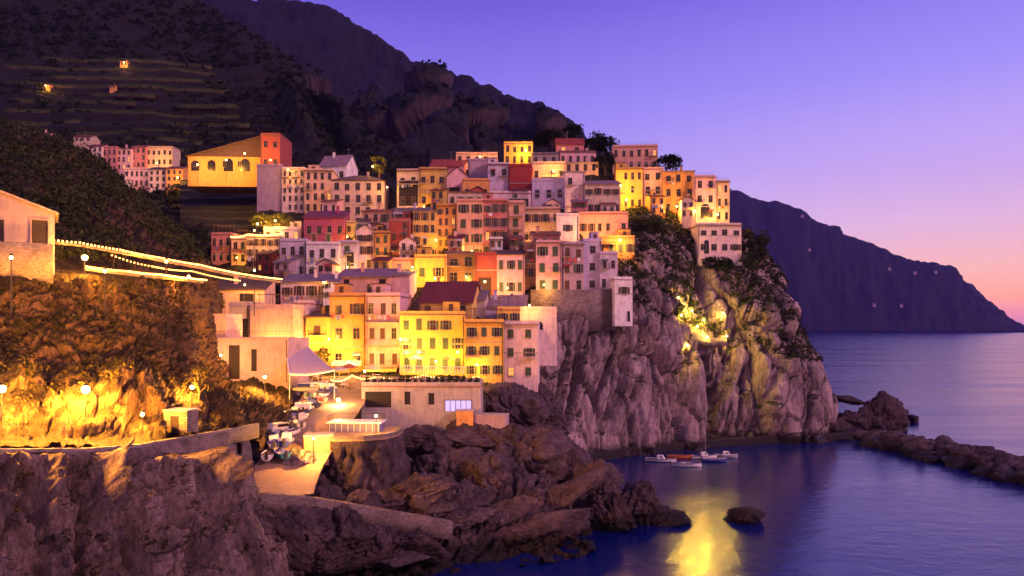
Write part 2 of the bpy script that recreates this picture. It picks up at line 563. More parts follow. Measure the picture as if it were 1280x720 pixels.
# real dusk sky model underneath, faint
ns = N(nt, 'ShaderNodeTexSky', sky_type='NISHITA'); ns.sun_disc = False
ns.sun_elevation = R(1.0); ns.sun_rotation = az
fin = mixc(nt, 0.02, skyc, ns.outputs[0])
L(nt, fin, bg.inputs['Color']); bg.inputs['Strength'].default_value = 1.30

sl = bpy.data.lights.new('afterglow_sun', 'SUN'); so = bpy.data.objects.new('afterglow_sun', sl); col.objects.link(so)
sl.energy = 2.5; sl.angle = R(11); sl.color = (1.0, 0.45, 0.48)
sd = Vector((math.sin(R(122)), math.cos(R(122)), math.tan(R(30)))).normalized()
so.rotation_euler = sd.to_track_quat('Z', 'Y').to_euler()

vs = scene.view_settings
vs.view_transform = 'Standard'; vs.look = 'None'; vs.exposure = 0; vs.gamma = 1
scene.cycles.use_denoising = True
scene.cycles.max_bounces = 5; scene.cycles.diffuse_bounces = 3; scene.cycles.glossy_bounces = 3; scene.cycles.transparent_max_bounces = 4
scene.cycles.sample_clamp_indirect = 4.0
scene.cycles.use_light_tree = True

# =================================================================== terrain materials
M['cliff'] = rock_mat('cliff_rock', (0.11, 0.08, 0.09), (0.48, 0.36, 0.39), (0.03, 0.02, 0.025), moss=(0.035, 0.038, 0.013), mossamt=0.22, wet=3.0, an=.3, bstr=.6)
M['rock'] = rock_mat('shore_rock', (0.03, 0.022, 0.030), (0.185, 0.125, 0.150), (0.03, 0.02, 0.025), scl=1.6, wet=2.2, an=.85)
M['darkrock'] = rock_mat('wet_black_rock', (0.030, 0.022, 0.028), (0.12, 0.08, 0.09), (0.015, 0.01, 0.014), scl=1.8, wet=2.0)
M['fore'] = rock_mat('foreground_cliff_rock', (0.045, 0.031, 0.036), (0.36, 0.255, 0.25), (0.014, 0.009, 0.012), moss=(0.05, 0.035, 0.015), mossamt=0.08, scl=1.7, an=.65)
M['slope'] = rock_mat('earth_bank', (0.045, 0.026, 0.014), (0.23, 0.135, 0.07), (0.025, 0.015, 0.01), moss=(0.036, 0.024, 0.008), mossamt=0.45, scl=2.0)
M['villageground'] = rock_mat('village_ground', (0.05, 0.035, 0.03), (0.20, 0.14, 0.12), (0.03, 0.02, 0.018), moss=(0.022, 0.022, 0.010), mossamt=0.55, scl=1.3)
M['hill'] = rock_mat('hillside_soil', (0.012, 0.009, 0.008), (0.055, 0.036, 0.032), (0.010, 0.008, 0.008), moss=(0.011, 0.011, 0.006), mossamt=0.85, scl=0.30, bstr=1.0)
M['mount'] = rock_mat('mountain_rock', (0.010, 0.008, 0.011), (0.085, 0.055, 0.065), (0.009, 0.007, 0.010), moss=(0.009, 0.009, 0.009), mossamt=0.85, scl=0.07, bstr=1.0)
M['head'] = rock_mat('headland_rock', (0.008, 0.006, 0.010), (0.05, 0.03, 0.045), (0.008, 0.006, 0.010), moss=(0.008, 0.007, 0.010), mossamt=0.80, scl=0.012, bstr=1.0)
M['masonry'] = masonry((0.30, 0.235, 0.21), 1.6)


# =================================================================== sea
def make_sea():
    n = 90
    m = MB()
    xs = np.concatenate([[-30000, -6000, -1500], np.linspace(-400, 800, 13), [2000, 8000, 30000]])
    ys = np.concatenate([[-60, 40], np.linspace(80, 500, 10), [1000, 3000, 9000, 32000]])
    V = [(x, y, 0) for x in xs for y in ys]
    k = len(ys)
    Q = [(i * k + j, (i + 1) * k + j, (i + 1) * k + j + 1, i * k + j + 1) for i in range(len(xs) - 1) for j in range(k - 1)]
    mt, nt, b = newmat('sea_water')
    v = mapping(nt)
    b.inputs['Base Color'].default_value = (0.001, 0.009, 0.11, 1)
    b.inputs['Roughness'].default_value = 0.16
    b.inputs['IOR'].default_value = 1.48
    vw = mapping(nt, (0.7, 1.0, 1.0), (0, 0, R(12)))
    n1 = noise(nt, vw, 0.30, 4, 0.6, 0.3)
    n2 = noise(nt, vw, 0.045, 3, 0.5)
    n3 = noise(nt, vw, 1.6, 3, 0.6)
    nb = bump(nt, n1, 0.38, 0.35)
    nb = bump(nt, n2, 0.10, 1.5, nb)
    nb = bump(nt, n3, 0.14, 0.08, nb)
    L(nt, nb, b.inputs['Normal'])
    # long smooth streaks of calmer and rougher water
    vs_ = mapping(nt, (0.004, 0.03, 1))
    ss = noise(nt, vs_, 1.0, 4, 0.6)
    rr = ramp(nt, ss, [(0.35, 0.15), (0.65, 0.24)])
    L(nt, rr.outputs[0], b.inputs['Roughness'])
    o = obj('sea', mesh_np('sea', V, Q, mt)); o['kind'] = 'structure'
    return o
make_sea()

# =================================================================== far things
def crest_cols(crest, base_py, Db, Dc, n=6, back=None, curve=1.0):
    cols = []
    for i, (px, py) in enumerate(crest):
        bpy_ = base_py(px) if callable(base_py) else base_py
        db = Db(px) if callable(Db) else Db; dc = Dc(px) if callable(Dc) else Dc
        c = []
        for k in range(n):
            t = k / (n - 1)
            c.append((px, bpy_ + (py - bpy_) * t ** curve, db + (dc - db) * t))
        d2 = dc * 1.12
        c.append((px, HY - (HY - py) * 0.92 * dc / d2, d2))
        c.append((px, HY + 5, dc * 1.5))
        cols.append(c)
    return cols

li = lambda xs, ys: (lambda x: float(np.interp(x, xs, ys)))

hc = [(700, 200), (850, 228), (905, 236), (945, 248), (985, 258), (1006, 265), (1011, 275), (1046, 282), (1051, 293), (1085, 305), (1120, 318), (1150, 328),
      (1188, 336), (1194, 340), (1198, 353), (1212, 358), (1228, 372), (1244, 389), (1258, 399), (1275, 406), (1283, 409.8)]
def hd(P):
    p = P / 260.0
    q = P.copy(); q[:, 2] *= 0.7; q[:, 1] *= 0.4
    return 38 * fbm(q / 160.0, 6, 3, 0.55, True) * np.clip((P[:, 2] + 10) / 120, 0.1, 1) + 14 * fbm(P / 60, 4, 9)
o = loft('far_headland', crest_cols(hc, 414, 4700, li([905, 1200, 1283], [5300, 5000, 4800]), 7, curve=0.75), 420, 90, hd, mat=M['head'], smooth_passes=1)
tag(o, kind='structure')

# far mountain behind the village
mc = [(60, -140), (180, -70), (255, -8), (300, 0), (347, 1), (392, 9), (415, 17), (437, 26), (475, 50), (512, 68), (545, 86), (569, 98), (587, 100), (625, 121),
      (662, 128), (682, 135), (700, 148), (715, 162), (760, 205), (830, 260), (900, 330)]
def md(P):
    q = P.copy(); q[:, 2] *= 0.75
    return 24 * fbm(q / 110.0, 6, 21, 0.55, True) + 8 * fbm(P / 25.0, 4, 22, 0.6)
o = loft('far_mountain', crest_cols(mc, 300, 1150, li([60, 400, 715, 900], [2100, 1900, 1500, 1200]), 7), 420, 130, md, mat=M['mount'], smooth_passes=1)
# crags in front of it
cc_ = [(250, 20), (330, 70), (372, 92), (420, 112), (455, 122), (500, 124), (522, 112), (548, 108), (566, 118), (590, 136), (625, 150), (660, 157), (700, 166), (740, 182), (800, 230)]
def cd(P):
    q = P.copy(); q[:, 2] *= 0.35
    r = rock_disp(P, 26, (45, 45, 110), 0.1, 31)
    return r * np.clip((P[:, 2] - 60) / 60, 0, 1) + 14 * fbm(q / 50.0, 6, 33, 0.55, True)
o = loft('crag_ridge', crest_cols(cc_, 300, 520, li([300, 560, 800], [860, 760, 640]), 7), 420, 160, cd, mat=M['mount'], smooth_passes=1)

# =================================================================== terraced hill on the left
hcr = [(-260, -190), (-120, -150), (0, -110), (100, -75), (180, -45), (235, -18), (262, 3), (300, 28), (345, 62), (375, 86), (400, 108), (425, 122), (450, 148), (470, 172), (492, 190), (520, 215), (560, 250)]
def hill_d(P):
    r = 5.0 * fbm(P / 42.0, 6, 41, 0.55) + 2.0 * fbm(P / 12.0, 4, 42)
    # dry-stone terraces: steps in height
    st = (P[:, 2] + 2.5 * fbm(P / 60.0, 2, 44)) / 8.0
    fr = st - np.floor(st)
    m = np.clip(1 - np.abs(P[:, 2] - 125) / 75, 0, 1) * np.clip((40 - P[:, 0] * 0 - P[:, 0] - 120) / 60, 0, 1)
    r += m * 5.0 * (np.clip(fr * 1.0, 0, 1) - 0.5) * -1
    # bare rib of rock
    px = P[:, 0] / P[:, 1] * 1000 + 640; py = HY - (P[:, 2] - H) / P[:, 1] * 1000
    rib = np.exp(-((px - (372 + 0.35 * (py - 140))) / 13) ** 2) * np.exp(-((py - 150) / 38) ** 2)
    gul = np.exp(-((px - (405 + 0.45 * (py - 140))) / 16) ** 2) * np.exp(-((py - 150) / 60) ** 2)
    r += 12 * rib - 9 * gul + rib * rock_disp(P, 6, (8, 8, 16), 0.1, 45)
    return r
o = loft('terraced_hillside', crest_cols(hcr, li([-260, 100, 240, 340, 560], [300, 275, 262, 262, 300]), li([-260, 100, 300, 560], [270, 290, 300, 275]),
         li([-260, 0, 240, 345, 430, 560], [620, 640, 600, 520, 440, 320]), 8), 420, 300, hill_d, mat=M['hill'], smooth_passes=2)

# valley floor between the hill and the near slope
vc = []
for px in (-60, 60, 130, 180, 215, 240, 258):
    vc.append([(px, 372, 125), (px, 350, 142), (px, 330, 165), (px, 300, 205), (px, 285, 240), (px, 262, 290), (px, 240, 330)])
def val_d(P):
    st = P[:, 2] / 4.0; fr = st - np.floor(st)
    return 1.2 * fbm(P / 10.0, 5, 51) - 1.4 * (fr - 0.5)
loft('valley_terraces', vc, 160, 160, val_d, mat=M['hill'], smooth_passes=1)
vc2 = [[(px, 330, 206), (px, 300, 216), (px, 285, 232), (px, 262, 262), (px, 240, 292), (px, 215, 330)] for px in (225, 260, 300, 345)]
loft('upper_valley_terraces', vc2, 90, 110, val_d, mat=M['hill'], smooth_passes=1)

# =================================================================== village hill
DPY = [150, 180, 200, 230, 270, 300, 340, 380, 430, 470, 500, 520]
DDD = [262, 252, 245, 230, 214, 200, 184, 168, 152, 143, 135, 131]
def Dv(py): return float(np.interp(py, DPY, DDD))
# =================================================================== the big sea cliff
cl = [
 [(604, 606, 148), (606, 590, 150), (612, 545, 152), (622, 500, 154), (640, 470, 158), (662, 430, 165), (690, 384, 176), (705, 360, 190), (712, 340, 205), (712, 310, 225)],
 [(640, 602, 156), (642, 588, 157), (650, 545, 159), (660, 500, 162), (676, 460, 166), (697, 405, 173), (712, 374, 180), (724, 355, 192), (728, 330, 206), (728, 300, 226)],
 [(700, 588, 162), (702, 578, 163), (706, 540, 165), (712, 490, 168), (722, 440, 172), (735, 398, 176), (748, 372, 181), (756, 350, 192), (758, 325, 206), (758, 290, 226)],
 [(765, 580, 168), (766, 568, 170), (768, 530, 172), (772, 480, 174), (776, 435, 177), (780, 400, 180), (784, 372, 184), (788, 330, 194), (786, 290, 206), (782, 262, 226)],
 [(815, 575, 174), (816, 562, 177), (818, 525, 179), (820, 480, 181), (822, 440, 183), (818, 404, 186), (816, 370, 191), (812, 325, 199), (806, 285, 210), (800, 258, 228)],
 [(868, 568, 182), (869, 557, 185), (872, 520, 187), (872, 478, 189), (868, 440, 191), (862, 415, 194), (858, 380, 199), (848, 330, 206), (840, 290, 214), (832, 262, 230)],
 [(884, 566, 190), (885, 555, 193), (886, 520, 196), (886, 478, 198), (884, 445, 199), (880, 420, 200), (876, 385, 203), (868, 335, 209), (862, 296, 216), (856, 266, 231)],
 [(915, 563, 186), (916, 552, 190), (918, 515, 193), (918, 475, 196), (914, 440, 199), (908, 418, 201), (904, 385, 205), (898, 340, 210), (890, 310, 216), (886, 285, 231)],
 [(975, 558, 189), (976, 547, 193), (976, 510, 196), (974, 470, 199), (966, 435, 202), (956, 412, 204), (944, 380, 207), (930, 345, 212), (920, 316, 218), (910, 290, 232)],
 [(1020, 556, 192), (1021, 545, 196), (1020, 508, 199), (1014, 470, 202), (1003, 438, 205), (988, 412, 207), (972, 384, 210), (954, 350, 215), (938, 322, 221), (924, 293, 234)],
 [(1044, 556, 200), (1045, 545, 204), (1043, 510, 208), (1036, 472, 212), (1024, 440, 215), (1008, 408, 217), (992, 378, 220), (972, 345, 225), (950, 314, 231), (930, 290, 240)],
 [(1050, 552, 222), (1048, 541, 226), (1044, 512, 228), (1034, 474, 232), (1020, 444, 234), (1002, 410, 236), (984, 376, 238), (964, 344, 242), (942, 314, 246), (924, 292, 252)],
 [(1020, 520, 262), (1018, 515, 264), (1012, 500, 266), (1002, 470, 268), (990, 440, 268), (976, 410, 270), (958, 376, 270), (938, 346, 270), (920, 316, 270), (905, 295, 272)],
]
def cliff_d(P):
    px = P[:, 0] / P[:, 1] * 1000 + 640; py = HY - (P[:, 2] - H) / P[:, 1] * 1000
    up = np.clip((385 - py) / 60, 0, 1)
    left = np.clip((700 - px) / 60, 0, 1)
    r = rock_disp(P, 4.6, (10, 9, 60), 0.22, 71, .5) + rock_disp(P, 1.25, (4.0, 4.0, 26), 0.26, 72, .9) + rock_disp(P, 0.30, (1.3, 1.3, 8), 0.28, 78, .9)
    q = P.copy(); q[:, 2] *= 0.3; q[:, 0] -= 0.3 * P[:, 2]
    r += 0.4 * fbm(q / 6.0, 4, 73, 0.5, True) + 0.16 * fbm(P / 1.0, 4, 74, 0.6)
    fold = rock_disp(P, 2.2, (6, 6, 9), -0.5, 75) + 1.6 * fbm(P / 7.0, 5, 76, 0.6, True)
    r = r * (1 - 0.7 * up) + fold * 0.7 * up
    # deep gullies
    for gx, gk, gw, gd, y0, y1 in ((880, 0.02, 5, 6, 430, 560), (722, -0.28, 5, 4.5, 430, 545), (800, -0.12, 2.5, 2.2, 400, 545), (838, -0.04, 2.0, 2.0, 430, 560), (760, -0.35, 3, 2.6, 380, 520), (936, -0.15, 3.0, 2.5, 440, 545), (905, 0.2, 7, 3, 300, 420), (836, 0.3, 6, 2.5, 300, 400)):
        yy = (py - 480)
        m = np.exp(-((px - gx - gk * yy) / gw) ** 2) * np.clip((py - y0) / 15, 0, 1) * np.clip((y1 - py) / 15, 0, 1)
        r -= gd * m
    top = np.clip((P[:, 2] - 48) / 12, 0, 1)
    return r * (1 - 0.7 * top)
loft('sea_cliff', cl, 620, 330, cliff_d, mat=M['cliff'], smooth_passes=2, wgt=[1, 1, 1, 1, 1, 1, 1, 1, 1])

# quay path at the foot of the cliff
def quay():
    front = [(690, 590), (730, 580), (780, 571), (830, 565), (880, 560), (940, 556), (1000, 553), (1050, 551), (1085, 549)]
    m = MB()
    z = 1.9
    pts = []
    for px, py in front:
        D = H * 1000 / (py - HY); pts.append(((px - 640) * D / 1000, D))
    n = len(pts); V = []
    for i, (x, y) in enumerate(pts):
        jit = 0.35 * math.sin(i * 2.3)
        V += [(x, y + jit, -2), (x, y + jit, z), (x + 0.3, y + 0.5 + jit, z), (x + 0.3, y + 0.5 + jit, z - 0.35), (x + 1.5, y + 4.5, z - 0.3), (x + 2.5, y + 24, z + 2)]
    Q = [(i * 6 + j, (i + 1) * 6 + j, (i + 1) * 6 + j + 1, i * 6 + j + 1) for i in range(n - 1) for j in range(5)]
    return V, Q
V, Q = quay()
o = obj('quay_path', mesh_np('quay_path', V, Q, M['rock'])); o['kind'] = 'structure'

# =================================================================== foreground, left
def fore_d(P):
    fl = P.copy(); fl[:, 2] *= 0.16; fl[:, 0] += 0.22 * P[:, 2]
    r = rock_disp(P, 1.6, (3.0, 3.0, 16.0), -0.15, 81) + rock_disp(P, 0.55, (1.0, 1.0, 4.5), -0.2, 82) + rock_disp(P, 0.2, (0.4, 0.4, 1.5), 0.1, 85) + 2.2 * fbm(fl / 2.6, 3, 86, 0.5, True)
    q = P.copy(); q[:, 2] *= 0.35; q[:, 0] += 0.3 * P[:, 2]
    cx = P[:, 0] + .35 * P[:, 1] + .18 * P[:, 2] + 1.1 * fbm(P / 4.0, 3, 87)
    r += 1.7 * (1 - np.abs(np.sin(np.pi * cx / 3.1)) ** .7 * 1.3) + .55 * (1 - np.abs(np.sin(np.pi * (cx + .4) / 1.15)) ** .7) - .8
    r += 0.4 * fbm(q / 3.4, 6, 83, 0.55, True) + 0.18 * fbm(P / 0.5, 4, 84, 0.6)
    px = P[:, 0] / P[:, 1] * 1000 + 640; py = HY - (P[:, 2] - H) / P[:, 1] * 1000
    r += 2.6 * np.exp(-((px - (232 + 0.62 * (py - 575))) / 16) ** 2) * np.clip((py - 560) / 25, 0, 1)
    r -= 2.2 * np.exp(-((px - (196 + 0.35 * (py - 600))) / 12) ** 2) * np.clip((py - 575) / 25, 0, 1)
    r -= 2.0 * np.exp(-((px - (118 - 0.12 * (py - 600))) / 9) ** 2) * np.clip((py - 580) / 25, 0, 1)
    r -= 1.6 * np.exp(-((px - (30 + 0.2 * (py - 600))) / 8) ** 2) * np.clip((py - 580) / 25, 0, 1)
    f = np.clip((py - 566) / 14, 0, 1) * (1 - .65 * np.clip((px - 262) / 50, 0, 1))
    return r * f
fc = [
 [(-160, 566, 51), (-160, 572, 50.6), (-165, 640, 48), (-175, 720, 46), (-190, 900, 46), (-200, 1040, 46)],
 [(-60, 565, 54), (-60, 571, 53.6), (-60, 640, 51), (-62, 720, 49), (-70, 880, 48), (-75, 1020, 48)],
 [(40, 565, 58), (40, 571, 57.6), (40, 640, 55), (42, 720, 52.5), (42, 840, 51), (42, 980, 51)],
 [(110, 564, 61), (110, 571, 60.6), (116, 640, 58), (120, 710, 55.5), (124, 820, 54), (128, 950, 54)],
 [(175, 559, 65), (175, 566, 64.6), (184, 640, 61.5), (192, 705, 59), (200, 800, 57), (205, 920, 57)],
 [(235, 548, 71), (235, 556, 70.6), (246, 630, 68), (262, 690, 65), (276, 770, 64), (285, 860, 64)],
 [(285, 539, 78), (284, 548, 77.6), (292, 600, 75), (316, 655, 73), (330, 720, 72), (340, 810, 72)],
 [(322, 532, 86), (310, 545, 85.6), (300, 580, 84), (316, 640, 80), (345, 690, 79), (356, 770, 79)],
 [(326, 530, 92), (314, 545, 91), (306, 580, 89), (330, 640, 85.5), (368, 688, 85), (380, 735, 85)],
]
loft('foreground_cliff', fc, 520, 300, fore_d, mat=M['fore'], side=-1, smooth_passes=2)

# lit bank, scrub cliff, road and wooded slope above it
ls = [
 [(-170, 562, 52), (-170, 545, 55), (-170, 500, 60), (-170, 452, 66), (-170, 440, 70), (-170, 400, 73), (-170, 350, 76), (-170, 336, 84), (-170, 285, 98), (-170, 200, 120), (-170, 120, 150), (-170, 180, 210), (-170, 330, 260)],
 [(-60, 562, 55), (-60, 548, 58), (-60, 500, 63), (-60, 452, 68), (-60, 440, 72), (-60, 400, 76), (-60, 348, 79), (-60, 334, 87), (-60, 285, 102), (-60, 205, 126), (-60, 140, 155), (-60, 190, 215), (-60, 330, 265)],
 [(40, 562, 59), (40, 549, 62), (40, 500, 67), (40, 468, 72), (40, 458, 76), (40, 405, 80), (40, 349, 83), (40, 336, 91), (40, 290, 106), (40, 215, 130), (40, 166, 158), (40, 205, 220), (40, 330, 270)],
 [(110, 561, 62), (110, 549, 65), (110, 505, 69), (112, 470, 74), (114, 458, 79), (114, 408, 84), (114, 350, 88), (114, 337, 96), (114, 302, 112), (114, 240, 134), (114, 196, 162), (114, 225, 225), (114, 330, 275)],
 [(175, 556, 66), (175, 546, 69), (178, 510, 73), (182, 482, 78), (186, 470, 84), (188, 415, 90), (190, 354, 95), (190, 341, 103), (190, 318, 117), (190, 285, 134), (190, 268, 160), (190, 280, 205), (190, 335, 250)],
 [(232, 545, 72), (232, 536, 75), (234, 515, 80), (236, 495, 86), (238, 482, 93), (238, 425, 100), (238, 362, 108), (238, 347, 115), (238, 335, 126), (238, 322, 140), (238, 318, 162), (238, 320, 192), (238, 345, 222)],
 [(262, 541, 75), (262, 533, 79), (262, 518, 85), (262, 500, 92), (262, 484, 104), (262, 430, 124), (262, 366, 138), (262, 352, 142), (262, 345, 148), (262, 335, 155), (262, 330, 165), (262, 332, 192), (262, 345, 215)],
 [(285, 536, 79), (285, 530, 83), (286, 518, 89), (288, 502, 97), (290, 482, 118), (290, 470, 137), (290, 440, 150), (290, 400, 160), (290, 372, 170), (290, 355, 180), (290, 350, 190), (290, 350, 195), (290, 355, 200)],
 [(318, 536, 86), (320, 534, 89), (324, 526, 96), (330, 512, 104), (336, 494, 116), (342, 476, 134), (342, 440, 150), (342, 400, 160), (342, 372, 168), (342, 362, 174), (342, 355, 182), (342, 352, 187), (342, 356, 192)],
 [(326, 566, 95), (334, 560, 97.5), (346, 540, 103), (358, 520, 110), (364, 503, 118), (370, 482, 134), (364, 455, 147), (364, 420, 158), (364, 400, 166), (364, 385, 172), (364, 372, 178), (364, 366, 184), (364, 362, 190)],
]
def ls_d(P):
    px = P[:, 0] / P[:, 1] * 1000 + 640; py = HY - (P[:, 2] - H) / P[:, 1] * 1000
    f = 1 - 0.85 * np.exp(-((py - 555) / 8) ** 2) - 0.8 * np.exp(-((py - 342) / 7) ** 2)
    r = 1.1 * fbm(P / 4.5, 6, 91, 0.6) + 0.9 * fbm(P / 3.0, 4, 92, 0.6, True) + rock_disp(P, 0.9, (2.2, 2.2, 3.0), 0.1, 93) + rock_disp(P, 0.35, (.8, .8, 1.0), 0.1, 94) + 0.22 * fbm(P / .6, 4, 95, .6)
    # rounded outcrops by the path
    for cx, cy, rx, ry, a in ((150, 492, 34, 22, 3.2), (70, 520, 20, 12, 1.0), (20, 470, 22, 22, 1.6), (210, 512, 22, 14, 1.2)):
        r += a * np.exp(-((px - cx) / rx) ** 2 - ((py - cy) / ry) ** 2)
    return r * np.clip(f, 0.08, 1)
loft('left_bank', ls, 420, 520, ls_d, mat=M['slope'], smooth_passes=2)

# =================================================================== harbour ground
hg = [
 [(285, 624, 84.8), (290, 617, 86.5), (312, 590, 91), (338, 556, 99), (352, 530, 107), (366, 512, 115), (376, 498, 123), (384, 484, 131), (392, 470, 140)],
 [(304, 622, 84.8), (308, 616, 86.5), (334, 590, 91), (362, 556, 98), (378, 532, 106), (392, 512, 114), (404, 498, 122), (414, 484, 131), (422, 470, 140)],
 [(352, 621, 85.6), (354, 615, 87), (368, 590, 91.5), (392, 556, 98), (404, 534, 105), (418, 514, 113), (428, 500, 121), (438, 484, 131), (450, 470, 140)],
 [(392, 617, 87.6), (393, 612, 88.5), (402, 585, 92.5), (420, 556, 98), (432, 536, 104.5), (448, 516, 112), (456, 502, 120), (462, 485, 131), (480, 470, 140)],
]
ramp_mat, nt, b = newmat('ramp_paving')
v = mapping(nt)
n1 = noise(nt, v, 0.6, 6, 0.7); n2 = noise(nt, v, 6, 4, 0.7)
L(nt, ramp(nt, n1, [(0.3, (0.24, 0.155, 0.095)), (0.7, (0.38, 0.25, 0.15))]).outputs[0], b.inputs['Base Color'])
L(nt, bump(nt, n2, 0.4, 0.04), b.inputs['Normal']); b.inputs['Roughness'].default_value = 0.8
M['paving'] = ramp_mat
loft('harbour_ramp', hg, 40, 90, lambda P: 0.05 * fbm(P / 1.5, 3, 95), mat=M['paving'], smooth_passes=1, index=True)

# rocky ground under the harbour rocks and low building
rg = [
 [(250, 700, 80), (262, 662, 84), (290, 640, 88), (300, 616, 92), (330, 600, 100), (360, 580, 110), (380, 560, 120), (400, 530, 130)],
 [(380, 712, 84), (390, 690, 88), (400, 655, 92), (410, 632, 95), (420, 615, 99), (430, 600, 106), (440, 560, 118), (450, 535, 130)],
 [(500, 712, 88), (500, 700, 91), (500, 668, 94), (505, 640, 98), (505, 612, 103), (505, 585, 110), (510, 560, 118), (515, 520, 130)],
 [(560, 715, 89), (560, 702, 92), (560, 676, 96), (562, 640, 100), (565, 600, 105), (568, 575, 112), (572, 556, 120), (578, 520, 132)],
 [(620, 708, 92), (620, 698, 95), (622, 672, 98), (625, 630, 103), (628, 590, 108), (630, 565, 114), (630, 550, 122), (630, 516, 136)],
 [(690, 700, 95), (690, 690, 99), (690, 660, 103), (692, 620, 107), (692, 585, 112), (690, 560, 118), (688, 550, 128), (680, 540, 150)],
 [(745, 690, 99), (745, 680, 104), (744, 655, 109), (740, 622, 114), (736, 598, 118), (728, 580, 124), (720, 572, 134), (715, 580, 158)],
]
def rg_d(P):
    return rock_disp(P, 2.2, (4.5, 4.5, 3.2), 0.8, 101) + rock_disp(P, 0.8, (1.6, 1.6, 1.2), 0.8, 102) + 0.8 * fbm(P / 2.5, 5, 103, 0.6, True) - 0.8
loft('harbour_rock_bed', rg, 330, 260, rg_d, mat=M['rock'], smooth_passes=1)

# =================================================================== the air
m_, nt, b_ = newmat('thin_dusk_haze')
nt.nodes.remove(b_)
pv = N(nt, 'ShaderNodeVolumePrincipled'); pv.inputs['Color'].default_value = (0.28, 0.25, 1.0, 1); pv.inputs['Density'].default_value = 0.000046; pv.inputs['Anisotropy'].default_value = 0.1
L(nt, pv.outputs[0], nt.nodes['Material Output'].inputs['Volume'])
zo = MB().box(-5200, 6500, -150, 9500, -12, 1900).build('haze', m_)
zo['kind'] = 'stuff'; zo['label'] = 'thin violet evening haze in the air'; zo.display_type = 'WIRE'
scene.cycles.volume_bounces = 0
# =================================================================== building kit
C = dict(cream=(.62, .46, .32), salmon=(.62, .34, .25), pinkwhite=(.72, .54, .50), ochre=(.55, .36, .10), yellow=(.72, .45, .08), orange=(.66, .32, .08),
         mauve=(.40, .28, .33), lilac=(.52, .44, .58), red=(.30, .025, .02), rose=(.55, .20, .20), white=(.76, .68, .68), grey=(.36, .31, .33), stone=(.30, .24, .19),
         magenta=(.34, .06, .13), brown=(.20, .11, .08), peach=(.68, .44, .30), darkred=(.34, .06, .04), beige=(.60, .47, .33), pink=(.68, .40, .42), amber=(.60, .30, .07))
ROOF = dict(terra=(.26, .10, .07), maroon=(.20, .035, .04), slate=(.26, .20, .25), brown=(.14, .08, .07), mauve=(.34, .22, .27), red=(.42, .07, .05), pale=(.45, .36, .36), violet=(.25, .05, .12))

_win = {}
def win_meshes(w, h, style):
    k = (round(w, 1), round(h, 1), style)
    if k in _win: return _win[k]
    w, h = k[0], k[1]
    t = 0.08
    out = {}
    f = MB()
    f.box(-w / 2 - t, -w / 2, -.07, .03, -t, h + t); f.box(w / 2, w / 2 + t, -.07, .03, -t, h + t)
    f.box(-w / 2, w / 2, -.07, .03, h, h + t); f.box(-w / 2 - .06, w / 2 + .06, -.16, .03, -t - .08, -t + .0)
    f.box(-.03, .03, -.05, .03, 0, h); f.box(-w / 2, w / 2, -.045, .03, h * .62, h * .62 + .05)
    out['frame'] = f.mesh('window', M['frame'])
    out['pane'] = MB().box(-w / 2, w / 2, -.02, .04, 0, h).mesh('pane', M['lit'] if style == 'lit' else M['pane'])
    if style in ('green', 'brown', 'greenclosed', 'brownclosed'):
        mt = M['green'] if style.startswith('green') else M['brown']
        s = MB()
        n = max(4, int(h / .16))
        sw = w / 2
        s.box(-sw / 2, -sw / 2 + .06, -.05, 0, 0, h); s.box(sw / 2 - .06, sw / 2, -.05, 0, 0, h)
        s.box(-sw / 2 + .06, sw / 2 - .06, -.03, 0, 0, h)
        for i in range(n):
            z = h * (i + .5) / n; s.box(-sw / 2 + .06, sw / 2 - .06, -.045, -.03, z - .025, z + .025)
        out['shutter'] = s.mesh('shutter', mt)
    _win[k] = out
    return out


def add_window(parent, x, y, z, rot, w, h, style, detail):
    ms = win_meshes(w, h, style)
    o = obj('window', ms['frame'], parent, (x, y, z), (0, 0, rot))
    obj('pane', ms['pane'], o)
    if 'shutter' in ms and detail:
        if 'closed' in style:
            obj('shutter', ms['shutter'], o, (-w / 4, -.06, 0)); obj('shutter', ms['shutter'], o, (w / 4, -.06, 0))
        else:
            obj('shutter', ms['shutter'], o, (-w * .75 - .14, -.0, 0)); obj('shutter', ms['shutter'], o, (w * .75 + .14, 0, 0))
    return o


